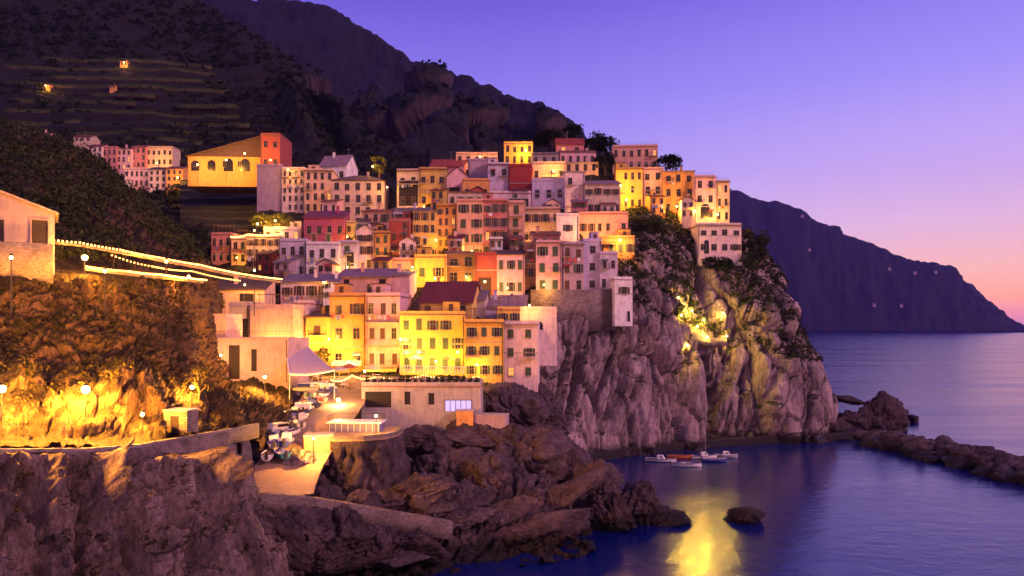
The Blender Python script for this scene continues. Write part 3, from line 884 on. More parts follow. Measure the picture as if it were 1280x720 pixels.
LABELS = set()
def building(label, x0, x1, yt, yb, c='cream', win=(3, 3), roof='flat', rc='terra', yaw=0.0, dep=9.0, ext=5.0, D=None, sh='mix', side=None, feat='', cat='house', name='house', rh=None, group='houses of the clifftop village', wsize=None, skip=(), detail=None, ledge=True):
    g = random.Random(label)
    assert label not in LABELS, label
    LABELS.add(label)
    if D is None: D = Dv(yb)
    if D < 240 and group == 'houses of the clifftop village' and yaw == 0: yaw = g.uniform(-5, 5)
    a = W(x0, yb, D); b_ = W(x1, yt, D)
    w = (b_[0] - a[0]); h = b_[2] - a[2]
    cx = (a[0] + b_[0]) / 2
    root = empty(name, (cx, D, a[2]), R(yaw))
    tag(root, label, cat, group)
    mt = plaster(C[c] if isinstance(c, str) else c)
    hw = w / 2
    # walls
    m = MB()
    m.box(-hw, hw, 0, dep, -ext, h)
    if roof == 'gablef':
        rh = rh or w * .28
        m.prism([(-hw, h), (hw, h), (0, h + rh - .12)], 0.0, dep)
    if roof == 'gable':
        rh = rh or dep * .22
        m.poly([(-hw, 0, h), (-hw, dep, h), (-hw, dep / 2, h + rh - .1), (hw, 0, h), (hw, dep, h), (hw, dep / 2, h + rh - .1)], [(0, 1, 2), (3, 5, 4), (0, 2, 5, 3), (1, 4, 5, 2)])
    m.build('wall', mt, root)
    rm = tiles(ROOF[rc])
    o_ = .35
    if roof == 'flat':
        MB().box(-hw - .12, hw + .12, -.14, dep + .1, h + .003, h + .2).build('roof', plaster(sc(ROOF[rc], 1.3)), root)
        p = MB(); ph = .75
        p.box(-hw, hw, 0, .22, h + .2, h + ph); p.box(-hw, hw, dep - .22, dep, h + .2, h + ph)
        p.box(-hw, -hw + .22, .22, dep - .22, h + .2, h + ph); p.box(hw - .22, hw, .22, dep - .22, h + .2, h + ph)
        if 'norail' not in feat: p.build('parapet', mt, root)
    elif roof == 'gable':
        r = MB(); e = .16; sl = rh / (dep / 2)
        zz = h - sl * o_
        pr = [(-o_, zz), (dep / 2, h + rh), (dep + o_, zz), (dep + o_, zz + e), (dep / 2, h + rh + e), (-o_, zz + e)]
        n = 6
        pts = [(-hw - .3, y, z) for y, z in pr] + [(hw + .3, y, z) for y, z in pr]
        r.poly(pts, [(0, 1, 4, 5), (1, 2, 3, 4), (6, 11, 10, 7), (7, 10, 9, 8)] + [(i, i + 6, (i + 1) % 6 + 6, (i + 1) % 6) for i in range(6)])
        r.build('roof', rm, root)
    elif roof == 'gablef':
        e = .16; sl = rh / hw; zz = h - sl * .3
        pr = [(-hw - .3, zz), (0, h + rh), (hw + .3, zz), (hw + .3, zz + e), (0, h + rh + e), (-hw - .3, zz + e)]
        pts = [(x, -.3, z) for x, z in pr] + [(x, dep + .3, z) for x, z in pr]
        MB().poly(pts, [(0, 1, 4, 5), (1, 2, 3, 4), (6, 11, 10, 7), (7, 10, 9, 8)] + [(i, i + 6, (i + 1) % 6 + 6, (i + 1) % 6) for i in range(6)]).build('roof', rm, root)
    elif roof == 'hip':
        rh = rh or 1.7
        i_ = min(w, dep) * .45; z = h + .003
        pts = [(-hw - o_, -o_, z), (hw + o_, -o_, z), (hw + o_, dep + o_, z), (-hw - o_, dep + o_, z)]
        pts += [(x, y, z + .15) for x, y, z in pts]
        pts += [(-hw + i_, dep / 2, z + rh), (hw - i_, dep / 2, z + rh)]
        MB().poly(pts, [(0, 3, 2, 1), (0, 1, 5, 4), (1, 2, 6, 5), (2, 3, 7, 6), (3, 0, 4, 7), (4, 5, 9, 8), (5, 6, 9), (6, 7, 8, 9), (7, 4, 8)]).build('roof', rm, root)
    elif roof == 'leanr':
        rh = rh or 2.0; z = h + .003
        MB().prism([(-hw, h), (hw, h), (hw, h + rh - .05)], 0.0, dep).build('gable_tiles', rm, root)
        MB().prism([(-hw - .5, z - .3), (hw + .3, z + rh), (hw + .3, z + rh + .3), (-hw - .5, z + .0)], -.8, dep + .3).build('roof', rm, root)
    elif roof == 'lean':                              # one slope falling to the right
        rh = rh or 2.0; z = h + .003
        MB().prism([(-hw, h), (hw, h), (-hw, h + rh - .05)], 0.0, dep).build('upper_wall', mt, root)
        MB().prism([(-hw - .3, z + rh), (hw + .4, z - .2), (hw + .4, z + .0), (-hw - .3, z + rh + .2)], -.35, dep + .3).build('roof', rm, root)
    elif roof == 'shed':
        rh = rh or dep * .25; z = h + .003
        pts = [(-hw - .3, -.45, z - .1), (hw + .3, -.45, z - .1), (hw + .3, dep, z + rh), (-hw - .3, dep, z + rh)]
        pts += [(x, y, q + .18) for x, y, q in pts]
        pts2 = [(-hw, 0, h), (hw, 0, h), (hw, dep, h), (-hw, dep, h), (hw, dep, h + rh - .1), (-hw, dep, h + rh - .1)]
        MB().poly(pts, [(0, 3, 2, 1), (4, 5, 6, 7), (0, 1, 5, 4), (1, 2, 6, 5), (2, 3, 7, 6), (3, 0, 4, 7)]).build('roof', rm, root)
        MB().poly([(-hw + .01, .02, h), (hw - .01, .02, h), (hw - .01, dep, h), (-hw + .01, dep, h), (hw - .01, dep - .05, h + rh - .12), (-hw + .01, dep - .05, h + rh - .12)],
                  [(0, 5, 4, 1), (1, 4, 2), (0, 3, 5), (2, 4, 5, 3)]).build('upper_wall', mt, root)
    # windows
    nc, nr = win
    detail = (D < 215) if detail is None else detail
    styles = dict(mix=['green', 'brown', 'plain', 'greenclosed', 'brownclosed', 'green', 'plain'], green=['green', 'greenclosed'], brown=['brown', 'brownclosed', 'plain'], plain=['plain'])[sh if isinstance(sh, str) else 'mix']
    base = g.choice(styles)
    if nc and nr:
        fw = min(1.15, w / nc * .38) if wsize is None else wsize[0]
        fh = min(1.95, h / nr * .58) if wsize is None else wsize[1]
        fw = max(fw, .5)
        for r in range(nr):
            for q in range(nc):
                if (q, r) in skip: continue
                if wsize is None and g.random() < .05: continue
                x = -hw + w * (q + .5) / nc + g.uniform(-.12, .12); z = h * (r + .5) / nr - fh / 2 + (.1 if r else 0)
                st = base if g.random() < .6 else g.choice(styles)
                if w / nc < fw * 2.1 and st in ('green', 'brown'): st = st + 'closed' if g.random() < .5 else 'plain'
                if g.random() < .03: st = 'lit'
                hh = fh
                if nr > 1 and r == nr - 1 and g.random() < .3: hh = fh * .8
                add_window(root, x, -.002, z, 0, fw, hh, st, detail)
    if side:
        sx, sn, sr = side
        for r in range(sr):
            for q in range(sn):
                if g.random() < .15: continue
                y = dep * (q + .5) / sn; z = h * (r + .5) / sr - .7
                add_window(root, sx * (hw + .002), y, z, R(90) * sx, .8, 1.3, g.choice(['plain', base if base != 'lit' else 'plain']), False)
    # trims
    if ledge and h > 7 and roof != 'none' and g.random() < .6:
        z = h * g.choice([.33, .5, .66])
        MB().box(-hw - .05, hw + .05, -.07, -.003, z - .09, z + .09).build('string_course', M['stone_trim'], root)
    # eaves, small balconies, window awnings, laundry: every facade a little different
    if name == 'house' and nc and nr > 1 and D < 240:
        if roof == 'flat' and g.random() < .6:
            MB().box(-hw - .3, hw + .3, -.55, -.145, h + .004, h + .16).build('eave', rm, root)
        for _ in range(g.choice((0, 0, 1, 1, 2))):
            r_ = g.randrange(1, nr); q_ = g.randrange(nc); xx = -hw + w * (q_ + .5) / nc; z = h * (r_ + .5) / nr - .95
            bw2 = min(w * .45, g.uniform(.9, 1.9)); xa = max(-hw + .1, xx - bw2); xb = min(hw - .1, xx + bw2)
            bl = MB().box(xa, xb, -.95, -.003, z - .13, z).build('balcony', M['stone_trim'], root)
            add_railing(bl, [(xa + .05, -.05), (xa + .05, -.9), (xb - .05, -.9), (xb - .05, -.05)], z, .95)
        if g.random() < .35:
            r_ = g.randrange(1, nr); z = h * (r_ + .5) / nr - 1.15; n_ = g.randrange(3, 6); x_ = -hw + .5
            ln = MB().tube((-hw + .3, -.5, z + .02), (hw - .3, -.5, z + .02), .012, n=4).build('clothes_line', M['metal'], root)
            for _i in range(n_):
                cw = g.uniform(.35, .8); ch_ = g.uniform(.5, .95)
                if x_ + cw > hw - .3: break
                MB().box(x_, x_ + cw, -.52, -.49, z - ch_, z).build('laundry', simple('cloth_' + g.choice('abc'), g.choice([(.7, .68, .7), (.5, .1, .1), (.15, .2, .45), (.65, .5, .2)]), .9), ln); x_ += cw + g.uniform(.1, .5)
        if g.random() < .3:
            q_ = g.randrange(nc); xx = -hw + w * (q_ + .5) / nc; z = h * (g.randrange(nr) + .5) / nr + .75
            MB().poly([(xx - .8, -.05, z + .35), (xx + .8, -.05, z + .35), (xx + .8, -.9, z), (xx - .8, -.9, z), (xx - .8, -.05, z + .3), (xx + .8, -.05, z + .3), (xx + .8, -.9, z - .15), (xx - .8, -.9, z - .15)],
                      [(0, 3, 2, 1), (4, 5, 6, 7), (3, 7, 6, 2), (0, 4, 7, 3), (1, 2, 6, 5), (0, 1, 5, 4)]).build('awning', g.choice([M['white'], simple('red_canvas', (.35, .05, .04)), simple('green_canvas', (.05, .14, .08))]), root)
    if 'pipe' in feat or g.random() < .4:
        px_ = hw - .25 if g.random() < .5 else -hw + .25
        MB().tube((px_, -.12, -.5), (px_, -.12, h - .1), .07).build('drainpipe', M['metal'], root)
    if roof == 'flat' and 'norail' not in feat and w > 3.5 and D < 235 and name == 'house':
        q = g.random()
        if q < .38:
            s = g.choice((-1, 1)); a0 = s * hw * .55; sw_ = min(1.5, hw * .4)
            MB().box(a0 - sw_, a0 + sw_, dep * .35, dep * .8, h + .2, h + 2.5).build('stair_house', mt, root)
            MB().box(a0 - sw_ - .12, a0 + sw_ + .12, dep * .35 - .15, dep * .8 + .1, h + 2.503, h + 2.65).build('stair_house_roof', rm, root)
            MB().box(a0 - .4, a0 + .4, dep * .35 - .05, dep * .35 - .003, h + .25, h + 2.1).build('terrace_door', M['brown'], root)
        elif q < .62:
            p_ = MB(); z_ = h + 2.6; nn = 6
            for x_ in (-hw + .4, 0, hw - .4):
                for y_ in (.5, 3.2): p_.tube((x_, y_, h + .2), (x_, y_, z_), .05, n=4)
            p_.tube((-hw + .2, .5, z_), (hw - .2, .5, z_), .05, n=4); p_.tube((-hw + .2, 3.2, z_), (hw - .2, 3.2, z_), .05, n=4)
            for i_ in range(nn + 1):
                x_ = -hw + .4 + (2 * hw - .8) * i_ / nn; p_.tube((x_, .2, z_ + .05), (x_, 3.5, z_ + .05), .035, n=4)
            p_.build('pergola', M['wood'], root)
    top = h + (rh if roof in ('gable', 'hip', 'shed', 'gablef') and rh else .2)
    if 'chim' in feat or (roof != 'flat' and g.random() < .6):
        x = g.uniform(-hw * .6, hw * .6); y = dep * g.uniform(.4, .6); z0 = h + .1; z1 = top + .9
        c_ = MB(); c_.box(x - .32, x + .32, y - .28, y + .28, z0, z1)
        ch = c_.build('chimney', mt, root)
        MB().box(x - .42, x + .42, y - .38, y + .38, z1 + .003, z1 + .12).build('chimney_cap', rm, ch)
    if g.random() < .45 or 'ant' in feat:
        x = g.uniform(-hw * .7, hw * .7); y = dep * g.uniform(.3, .7)
        a_ = MB(); zt = top + g.uniform(1.5, 2.6)
        a_.tube((x, y, h), (x, y, zt), .03, n=4); a_.tube((x - .5, y, zt - .1), (x + .5, y, zt - .1), .02, n=4)
        for q in range(5): a_.tube((x - .5 + q * .25, y - .25, zt - .1), (x - .5 + q * .25, y + .25, zt - .1), .015, n=4)
        a_.build('antenna', M['pale_metal'], root)
    if 'rail' in feat or (roof == 'flat' and g.random() < .35):
        add_railing(root, [(-hw + .1, .1), (hw - .1, .1)], h + (.75 if roof == 'flat' else .2), .55)
    for t in feat.split():
        if t.startswith('balc'):
            _, lv, c0, c1 = t.split(':')
            z = h * float(lv); xa = -hw + w * float(c0); xb = -hw + w * float(c1)
            bl = MB().box(xa, xb, -1.1, -.003, z - .14, z).build('balcony', M['stone_trim'], root)
            add_railing(bl, [(xa + .05, -.05), (xa + .05, -1.05), (xb - .05, -1.05), (xb - .05, -.05)], z, .95)
        if t.startswith('door'):
            q = float(t.split(':')[1]); x = -hw + w * q
            d = MB(); d.box(x - .5, x + .5, -.05, -.003, 0, 2.1)
            d.build('door', g.choice([M['brown'], M['green'], M['wood']]), root)
            f = MB(); f.box(x - .65, x - .5, -.09, -.003, 0, 2.25); f.box(x + .5, x + .65, -.09, -.003, 0, 2.25); f.box(x - .5, x + .5, -.09, -.003, 2.1, 2.25)
            f.build('door_frame', M['stone_trim'], root)
        if t.startswith('open'):                      # dark panel on the wall, painted shade of a loggia / garage; x0:x1:z0:z1 fractions
            _, a0, a1, z0, z1 = t.split(':')
            xa, xb = -hw + w * float(a0), -hw + w * float(a1); za, zb = h * float(z0), h * float(z1)
            MB().box(xa, xb, -.03, -.003, za, zb).build('opening', simple('opening_shade', (0.02, 0.012, 0.014), 0.9), root)
            f = MB(); f.box(xa - .15, xa, -.12, -.003, za, zb + .15); f.box(xb, xb + .15, -.12, -.003, za, zb + .15); f.box(xa, xb, -.12, -.003, zb, zb + .15)
            f.build('opening_frame', mt, root)
        if t.startswith('awn'):
            _, a0, a1, lv = t.split(':')
            xa, xb = -hw + w * float(a0), -hw + w * float(a1); z = h * float(lv)
            MB().poly([(xa, -.05, z + .6), (xb, -.05, z + .6), (xb, -1.8, z), (xa, -1.8, z), (xa, -.05, z + .52), (xb, -.05, z + .52), (xb, -1.8, z - .25), (xa, -1.8, z - .25)],
                      [(0, 3, 2, 1), (4, 5, 6, 7), (3, 7, 6, 2), (0, 4, 7, 3), (1, 2, 6, 5), (0, 1, 5, 4)]).build('awning', g.choice([M['white'], simple('red_canvas', (.35, .05, .04)), simple('yellow_canvas', (.6, .4, .1))]), root)
        if t.startswith('arch'):
            _, q, lv, ww, hh = t.split(':')
            x = -hw + w * float(q); z = h * float(lv); ww = float(ww); hh = float(hh)
            prof = [(x - ww / 2, z), (x + ww / 2, z), (x + ww / 2, z + hh - ww / 2)] + [(x + ww / 2 * math.cos(t_), z + hh - ww / 2 + ww / 2 * math.sin(t_)) for t_ in [math.pi * k / 8 for k in range(1, 8)]] + [(x - ww / 2, z + hh - ww / 2)]
            MB().prism(prof, -.05, -.004).build('arched_opening', M['pane'], root)
    return root


def add_railing(parent, pts, z, hgt):
    m = MB()
    for (x0, y0), (x1, y1) in zip(pts[:-1], pts[1:]):
        ln = math.hypot(x1 - x0, y1 - y0); n = max(2, int(ln / .35))
        m.tube((x0, y0, z + hgt), (x1, y1, z + hgt), .03, n=4)
        for i in range(n + 1):
            t = i / n; m.tube((x0 + (x1 - x0) * t, y0 + (y1 - y0) * t, z), (x0 + (x1 - x0) * t, y0 + (y1 - y0) * t, z + hgt), .016, n=4)
    return m.build('railing', M['metal'], parent)


# =================================================================== lamps
YEL = (1.0, 0.43, 0.045)
LK = 5.6
def lamp(label, px, py, power, D=None, kind='post', size=.22, color=YEL, dz=None, group='yellow lamps of the village', off=1.2, r=.22):
    """py is the bulb; the post stands on the ground under it, a wall lamp is bracketed behind it"""
    assert label not in LABELS, label
    LABELS.add(label)
    if D is None:
        p = hit(px, py); D = p.y - off
    x, y, z = W(px, py, D)
    bm = M['bulbw'] if color[2] > .3 else M['bulb']
    if kind == 'post':
        gz = ground(x, y, z + 1) or (z - 3)
        hgt = max(1.2, min(7.0, z - gz))
        root = empty('street_lamp', (x, y, z - hgt)); tag(root, label, 'street lamp', group)
        MB().tube((0, 0, -.3), (0, 0, hgt - .25), .09, .05, 8).build('post', M['metal'], root)
        ln = MB(); ln.tube((0, 0, hgt - .3), (0, 0, hgt - .2), .12, .16, 8); 
        lo = ln.build('lantern', M['metal'], root)
        MB().tube((0, 0, hgt + .2), (0, 0, hgt + .42), .22, .05, 8).build('cap', M['metal'], lo)
        MB().ball((0, 0, hgt), r * .75, 10, 8).build('bulb', bm, lo)
        lz = hgt
    else:
        root = empty('wall_lamp', (x, y, z)); tag(root, label, 'wall lamp', group)
        MB().tube((0, off + .25, .35), (0, 0, .3), .035, n=5).build('bracket', M['metal'], root)
        MB().tube((0, 0, .16), (0, 0, .3), .2, .05, 8).build('cap', M['metal'], root)
        MB().ball((0, 0, 0), r * .75, 10, 8).build('bulb', bm, root)
        lz = 0
    ld = bpy.data.lights.new('lamp_light', 'POINT'); ld.energy = power * LK; ld.color = color; ld.shadow_soft_size = r * 1.05
    lo_ = bpy.data.objects.new('lamp_light', ld); col.objects.link(lo_); lo_.parent = root; lo_.location = (0, 0, lz)
    return root


# =================================================================== trees
def tree(label, px, py_base, D, hgt, rad, mat='leafdark', seed=1, name='tree', nleaf=900, leaf=.22, flat=.8, cat='tree', z=None, crown_low=.35):
    assert label not in LABELS, label
    LABELS.add(label)
    x, y, zz = W(px, py_base, D)
    root = empty(name, (x, y, zz)); tag(root, label, cat)
    g = random.Random(seed); ng = np.random.default_rng(seed)
    m = MB(); th = hgt * (crown_low + .15)
    m.tube((0, 0, -.8), (.15, 0, th), .05 * hgt * .6 + .06, .03 * hgt * .6 + .04, 7)
    cs = []; rs = []
    nb = 9
    for i in range(nb):
        a = i * 2.4 + g.random(); rr = rad * g.uniform(.25, .75); hz = hgt * g.uniform(crown_low + .1, .92)
        tip = (rr * math.cos(a), rr * math.sin(a), hz)
        m.tube((.1, 0, th * g.uniform(.75, .98)), tip, .035 * hgt * .4 + .03, .02, 5)
        cs.append(tip); rs.append(rad * g.uniform(.28, .5))
    for i in range(12):
        a = g.random() * 6.28; e = g.uniform(-.5, 1.2); rr = rad * g.uniform(.5, .85)
        cs.append((rr * math.cos(a) * math.cos(e), rr * math.sin(a) * math.cos(e), hgt * (1 + crown_low) / 2 + math.sin(e) * hgt * (1 - crown_low) / 2 * .8)); rs.append(rad * g.uniform(.16, .34))
    m.build('trunk', M['bark'], root)
    V, Q = leaves(np.array(cs), np.array(rs), nleaf // len(cs) + 1, leaf, seed + 3, flat)
    obj('crown', mesh_np('crown', V, Q, M[mat]), root)
    return root
PEND = []
DEF = {}
def B(label, x0, x1, yt, yb, *a, **k):
    PEND.append((label, x0, x1, yt, yb, a, k))
G0 = 'houses of the clifftop village'
# ---- church-like red complex and upper left terraces
B('long floodlit orange hall with a sloping roof on the dark hillside above the village', 236, 326, 196, 214, 'amber', (5, 1), 'leanr', 'brown', D=262, dep=14, rh=6.8, yaw=4, group=G0, feat='arch:.1:0:2.6:3.4 arch:.32:0:2.6:3.6 arch:.55:0:3:4.2 arch:.78:0:3:4.2', name='hillside_hall', cat='hall', sh='brown')
B('deep red block with one lit doorway at the right end of the floodlit hillside hall', 326, 350, 169, 214, 'darkred', (2, 2), 'flat', 'brown', D=259, dep=14, feat='door:.4', sh='brown')
B('tall blank mauve wall house standing left of the white house with many windows', 321, 352, 208, 262, 'mauve', (0, 0), 'flat', 'mauve', D=236, dep=12, ext=10)
B('white pink narrow house with a crowd of small windows beside the blank mauve wall', 352, 381, 212, 264, 'pinkwhite', (4, 5), 'flat', 'pale', D=235, dep=10, sh='brown', feat='rail', ext=9)
B('peach topped tenement between the white pink narrow house and the big hip roofed house', 381, 416, 214, 266, 'peach', (4, 4), 'flat', 'brown', D=233, dep=10, sh='brown', ext=8)
B('white gable ended house rising behind the peach topped tenement', 398, 434, 207, 230, 'white', (3, 1), 'gable', 'mauve', D=247, dep=9, rh=4, ext=10, yaw=-12)
B('big cream four storey house with a dark hip roof, upper left of village', 415, 480, 226, 286, 'cream', (5, 4), 'hip', 'brown', D=226, dep=12, rh=2.6, sh='brown', side=(1, 2, 3), yaw=3, ext=8)
B('pale grey house with a rounded roof edge just below the yellow lit hedge', 330, 376, 287, 302, 'lilac', (4, 1), 'flat', 'mauve', D=207, dep=9)
B('magenta flat roofed house with dark doors below the peach topped tenement', 380, 431, 272, 302, 'magenta', (4, 1), 'shed', 'violet', D=206, dep=7, rh=2.6, sh='plain', feat='door:.25 door:.6')
B('small cream annex squeezed right of the magenta flat roofed house', 431, 452, 279, 306, 'beige', (2, 2), 'flat', 'brown', D=208, dep=7)
B('low pinkish house with three windows in a row at the far left village edge', 264, 289, 294, 330, 'rose', (3, 2), 'flat', 'brown', D=201, dep=8, sh='plain')
B('narrow peach house with a balcony next to the low pinkish house', 289, 309, 300, 330, 'peach', (2, 2), 'flat', 'brown', D=199, dep=8, feat='balc:.45:.1:.9')
B('cream tenement with strings of small lights on its roof terrace, left of the village', 309, 350, 297, 336, 'cream', (5, 3), 'flat', 'brown', D=194, dep=9, feat='rail', sh='brown')
B('pale violet terraced house with a tall white chimney block', 350, 383, 302, 350, 'lilac', (3, 2), 'flat', 'slate', D=184, dep=9, feat='chim door:.5', sh='plain')
B('mauve white house with dark arches below the magenta flat roofed house', 383, 423, 306, 350, 'white', (3, 2), 'flat', 'slate', D=183, dep=9, feat='arch:.2:0:1.6:3 arch:.7:.0:1.6:3', sh='plain')
B('plain lilac house with one dark recess beside the mauve white arches', 423, 446, 304, 342, 'lilac', (1, 2), 'flat', 'slate', D=186, dep=9, feat='open:.45:.85:.25:.7')
B('tall white gable ended house left of the brick orange slice house', 445, 467, 289, 338, 'pinkwhite', (2, 3), 'gablef', 'slate', D=189, dep=9, rh=1.6)
B('brick orange slice house with green shutters, three storeys, narrow', 467, 487, 292, 338, 'amber', (2, 3), 'flat', 'brown', D=188, dep=9, sh='green')
# ---- middle left
B('house with a wide mauve sloping roof and orange shutter panel above the orange house', 421, 487, 346, 376, 'salmon', (4, 1), 'shed', 'mauve', D=164, dep=9, rh=2.2, feat='open:.13:.24:.1:.9 open:.8:.93:.1:.9', sh='brown', ext=6, side=(1, 2, 1))
B('tall plain pink wall house right of the wide mauve sloping roof', 487, 512, 344, 402, 'pink', (0, 0), 'shed', 'slate', D=166, dep=10, rh=1.6, ext=7)
B('pink white house with shuttered upper windows left of the orange house', 351, 412, 352, 400, 'pinkwhite', (4, 2), 'shed', 'slate', D=163, dep=9, rh=2.0, sh='brown', skip=((3, 0),))
B('dark brown recessed garage wall between the stone house and the pink white house', 328, 351, 352, 384, 'brown', (0, 0), 'flat', 'slate', D=168, dep=8, feat='open:.1:.9:.05:.85')
B('rough stone house with a dark broken roof at the left end of the harbour', 262, 330, 362, 410, 'peach', (3, 1), 'shed', 'brown', D=150, dep=9, rh=2.6, sh='plain', ext=7, feat='open:.55:.8:.55:.9')
B('blank cream block with a flat roof above the mauve harbour building', 312, 367, 386, 430, 'peach', (0, 0), 'flat', 'pale', D=141, dep=10, ext=7)
B('small cream porch house with a black open window beside the blank cream block', 286, 312, 382, 430, 'beige', (0, 0), 'flat', 'pale', D=142, dep=8, feat='open:.08:.92:.18:.66 rail', ext=7)
B('narrow pink house with dark stacked windows behind the white canopy', 367, 384, 380, 432, 'pinkwhite', (1, 3), 'flat', 'terra', D=148, dep=8, wsize=(1.4, 1.6))
B('small brightly lit yellow house left of the tall orange house', 382, 412, 396, 462, 'yellow', (1, 2), 'shed', 'brown', D=146, dep=8, rh=1.0, sh='brown', feat='door:.35')
B('tall orange house with three rows of windows behind the lit harbour square', 412, 457, 371, 464, 'orange', (2, 3), 'flat', 'brown', D=147, dep=10, sh='brown', feat='awn:.1:.9:.1')
B('tall pink house with three balconies between the orange and the yellow house', 457, 500, 371, 464, 'pink', (3, 3), 'flat', 'brown', D=146, dep=10, sh='brown', feat='balc:.66:.0:.98 balc:.36:.0:.98 balc:.07:.0:.98 awn:.05:.95:.02')
# ---- front yellow group
B('broad bright yellow house lit from the left, with a small terrace in front', 500, 581, 394, 466, 'yellow', (5, 3), 'flat', 'brown', D=144, dep=5, sh='green', feat='pipe rail')
B('orange upper storey with a wide maroon gable roof above the bright yellow house', 524, 590, 378, 398, 'ochre', (3, 1), 'gable', 'maroon', D=150, dep=14, rh=4.2, sh='brown', ext=4, yaw=-6, side=(1, 2, 1))
B('low maroon roofed wing left of the wide maroon gable roof', 497, 527, 390, 400, 'yellow', (2, 1), 'shed', 'maroon', D=151, dep=8, rh=2.2, ext=4)
B('deeper yellow house with three columns of slim windows and a white balustrade', 581, 630, 404, 474, 'yellow', (3, 3), 'flat', 'terra', D=142, dep=10, sh='green', wsize=(.75, 1.5), feat='rail')
B('pink white house with slanting right edge standing against the foot of the cliff', 628, 672, 406, 476, 'pinkwhite', (2, 3), 'flat', 'pale', D=145, dep=10, sh='green', wsize=(.9, 1.4), ext=2)
B('pink white upper block with a roof terrace on the foot of the cliff', 640, 696, 388, 412, 'pinkwhite', (0, 0), 'flat', 'pale', D=155, dep=8, ext=7, feat='rail arch:.62:.0:1.2:1.5')
B('small yellow penthouse with two windows on the pink white house', 622, 650, 388, 408, 'yellow', (2, 1), 'flat', 'terra', D=151, dep=6, sh='green', ext=1)
B('house with a broad mauve curved roof above the small yellow penthouse', 598, 656, 384, 394, 'lilac', (0, 0), 'shed', 'mauve', D=158, dep=9, rh=2.6, ext=6)
B('grey blue gable end house right of the wide maroon gable roof', 588, 606, 374, 400, 'grey', (0, 0), 'gable', 'slate', D=156, dep=8, rh=1.8, ext=6)
# ---- centre
B('dark red slice house at the left of the tall ochre apartment block', 486, 512, 276, 330, 'darkred', (2, 4), 'flat', 'slate', D=189, dep=8, sh='brown', feat='balc:.3:.1:.9')
B('salmon base storey below the dark red slice house', 486, 517, 326, 358, 'salmon', (2, 1), 'flat', 'terra', D=181, dep=6, feat='door:.5', ext=6)
B('tall ochre apartment block with a bluish roof and many brown shutters', 516, 546, 264, 324, 'ochre', (3, 4), 'shed', 'slate', D=191, dep=9, rh=1.3, sh='brown')
B('orange apartment slice joined right of the tall ochre apartment block', 546, 571, 258, 324, 'orange', (3, 5), 'flat', 'terra', D=191.4, dep=9, sh='brown', feat='ant')
B('plain yellow lit base wall with a small terrace below the ochre apartment block', 518, 558, 322, 358, 'yellow', (2, 1), 'flat', 'brown', D=180, dep=7, ext=7, feat='rail')
B('grey brown block with big dark windows right of the plain yellow lit base', 558, 594, 318, 356, 'brown', (2, 2), 'flat', 'slate', D=181, dep=8, wsize=(1.6, 2.0), sh='plain')
B('tall salmon apartment house with a long row of chimney pots, four storeys', 571, 604, 252, 326, 'salmon', (2, 4), 'flat', 'terra', D=190, dep=9, sh='green', feat='rail')
B('tall rose apartment house joined right of the salmon one, with laundry balconies', 604, 634, 252, 322, 'rose', (3, 4), 'flat', 'terra', D=190.3, dep=9, sh='green', feat='balc:.5:.2:.9')
B('pale salmon house with a column of dark green balconies at the village centre', 634, 656, 254, 320, 'salmon', (1, 4), 'flat', 'pale', D=190.6, dep=9, sh='green', feat='balc:.25:.1:.9 balc:.5:.1:.9 balc:.75:.1:.9')
B('brick red house with an orange lit open door at the village centre', 594, 621, 319, 374, 'darkred', (1, 1), 'flat', 'maroon', D=177, dep=8, skip=((0, 0),), feat='open:.15:.75:.05:.5')
B('pink house with three arched shutters right of the orange lit open door', 621, 656, 318, 372, 'pink', (3, 2), 'gable', 'brown', D=177.4, dep=8, rh=1.2, sh='green')
B('shadowy tall brown house wedged between the pink arched shutters and the lilac tower', 655, 672, 306, 376, 'brown', (1, 3), 'flat', 'brown', D=180, dep=8)
# ---- upper centre
B('ochre villa with a wooden balcony and a net covered left front, upper village', 496, 524, 214, 262, 'beige', (2, 2), 'flat', 'maroon', D=226, dep=10, sh='brown', feat='open:.1:.95:.1:.75', ext=8)
B('ochre villa front with a long balcony right of the net covered front', 524, 558, 212, 262, 'ochre', (3, 2), 'flat', 'maroon', D=225.6, dep=10, sh='brown', feat='balc:.4:.1:.7', ext=8, side=(1, 1, 2))
B('house with a large crimson roof behind the ochre villa', 537, 580, 208, 222, 'rose', (0, 0), 'gable', 'red', D=243, dep=9, rh=3.0, ext=10, yaw=-8)
B('pink house with a round gable and a crimson door right of the ochre villa', 557, 587, 222, 252, 'pink', (1, 1), 'gablef', 'maroon', D=224, dep=9, rh=3.0, feat='open:.15:.6:.05:.6', ext=8)
B('blank mauve brown wall house beneath the pale top terrace', 585, 611, 201, 228, 'mauve', (0, 0), 'flat', 'slate', D=234, dep=8, ext=6)
B('orange brown low house below the blank mauve brown wall', 578, 612, 226, 256, 'orange', (3, 1), 'flat', 'terra', D=219, dep=8, ext=6)
B('low house with a lit cream roof edge on the village crest', 570, 622, 193, 205, 'peach', (5, 1), 'flat', 'terra', D=246, dep=9, ext=8)
B('lilac white house with two upper windows left of the blood red wall', 610, 637, 206, 246, 'lilac', (2, 2), 'flat', 'terra', D=226, dep=9, skip=((0, 0), (1, 0)), ext=7, sh='plain')
B('house with a blank blood red side wall in the upper village', 636, 665, 208, 250, 'red', (0, 0), 'flat', 'maroon', D=225, dep=9, ext=7)
B('yellow floodlit house with a roof loggia on the village crest', 630, 666, 180, 206, 'yellow', (4, 2), 'flat', 'terra', D=246, dep=9, feat='rail', ext=8)
B('grey roofed pale house right of the floodlit loggia house', 664, 698, 192, 208, 'grey', (3, 1), 'shed', 'slate', D=243, dep=8, rh=2.0, ext=8)
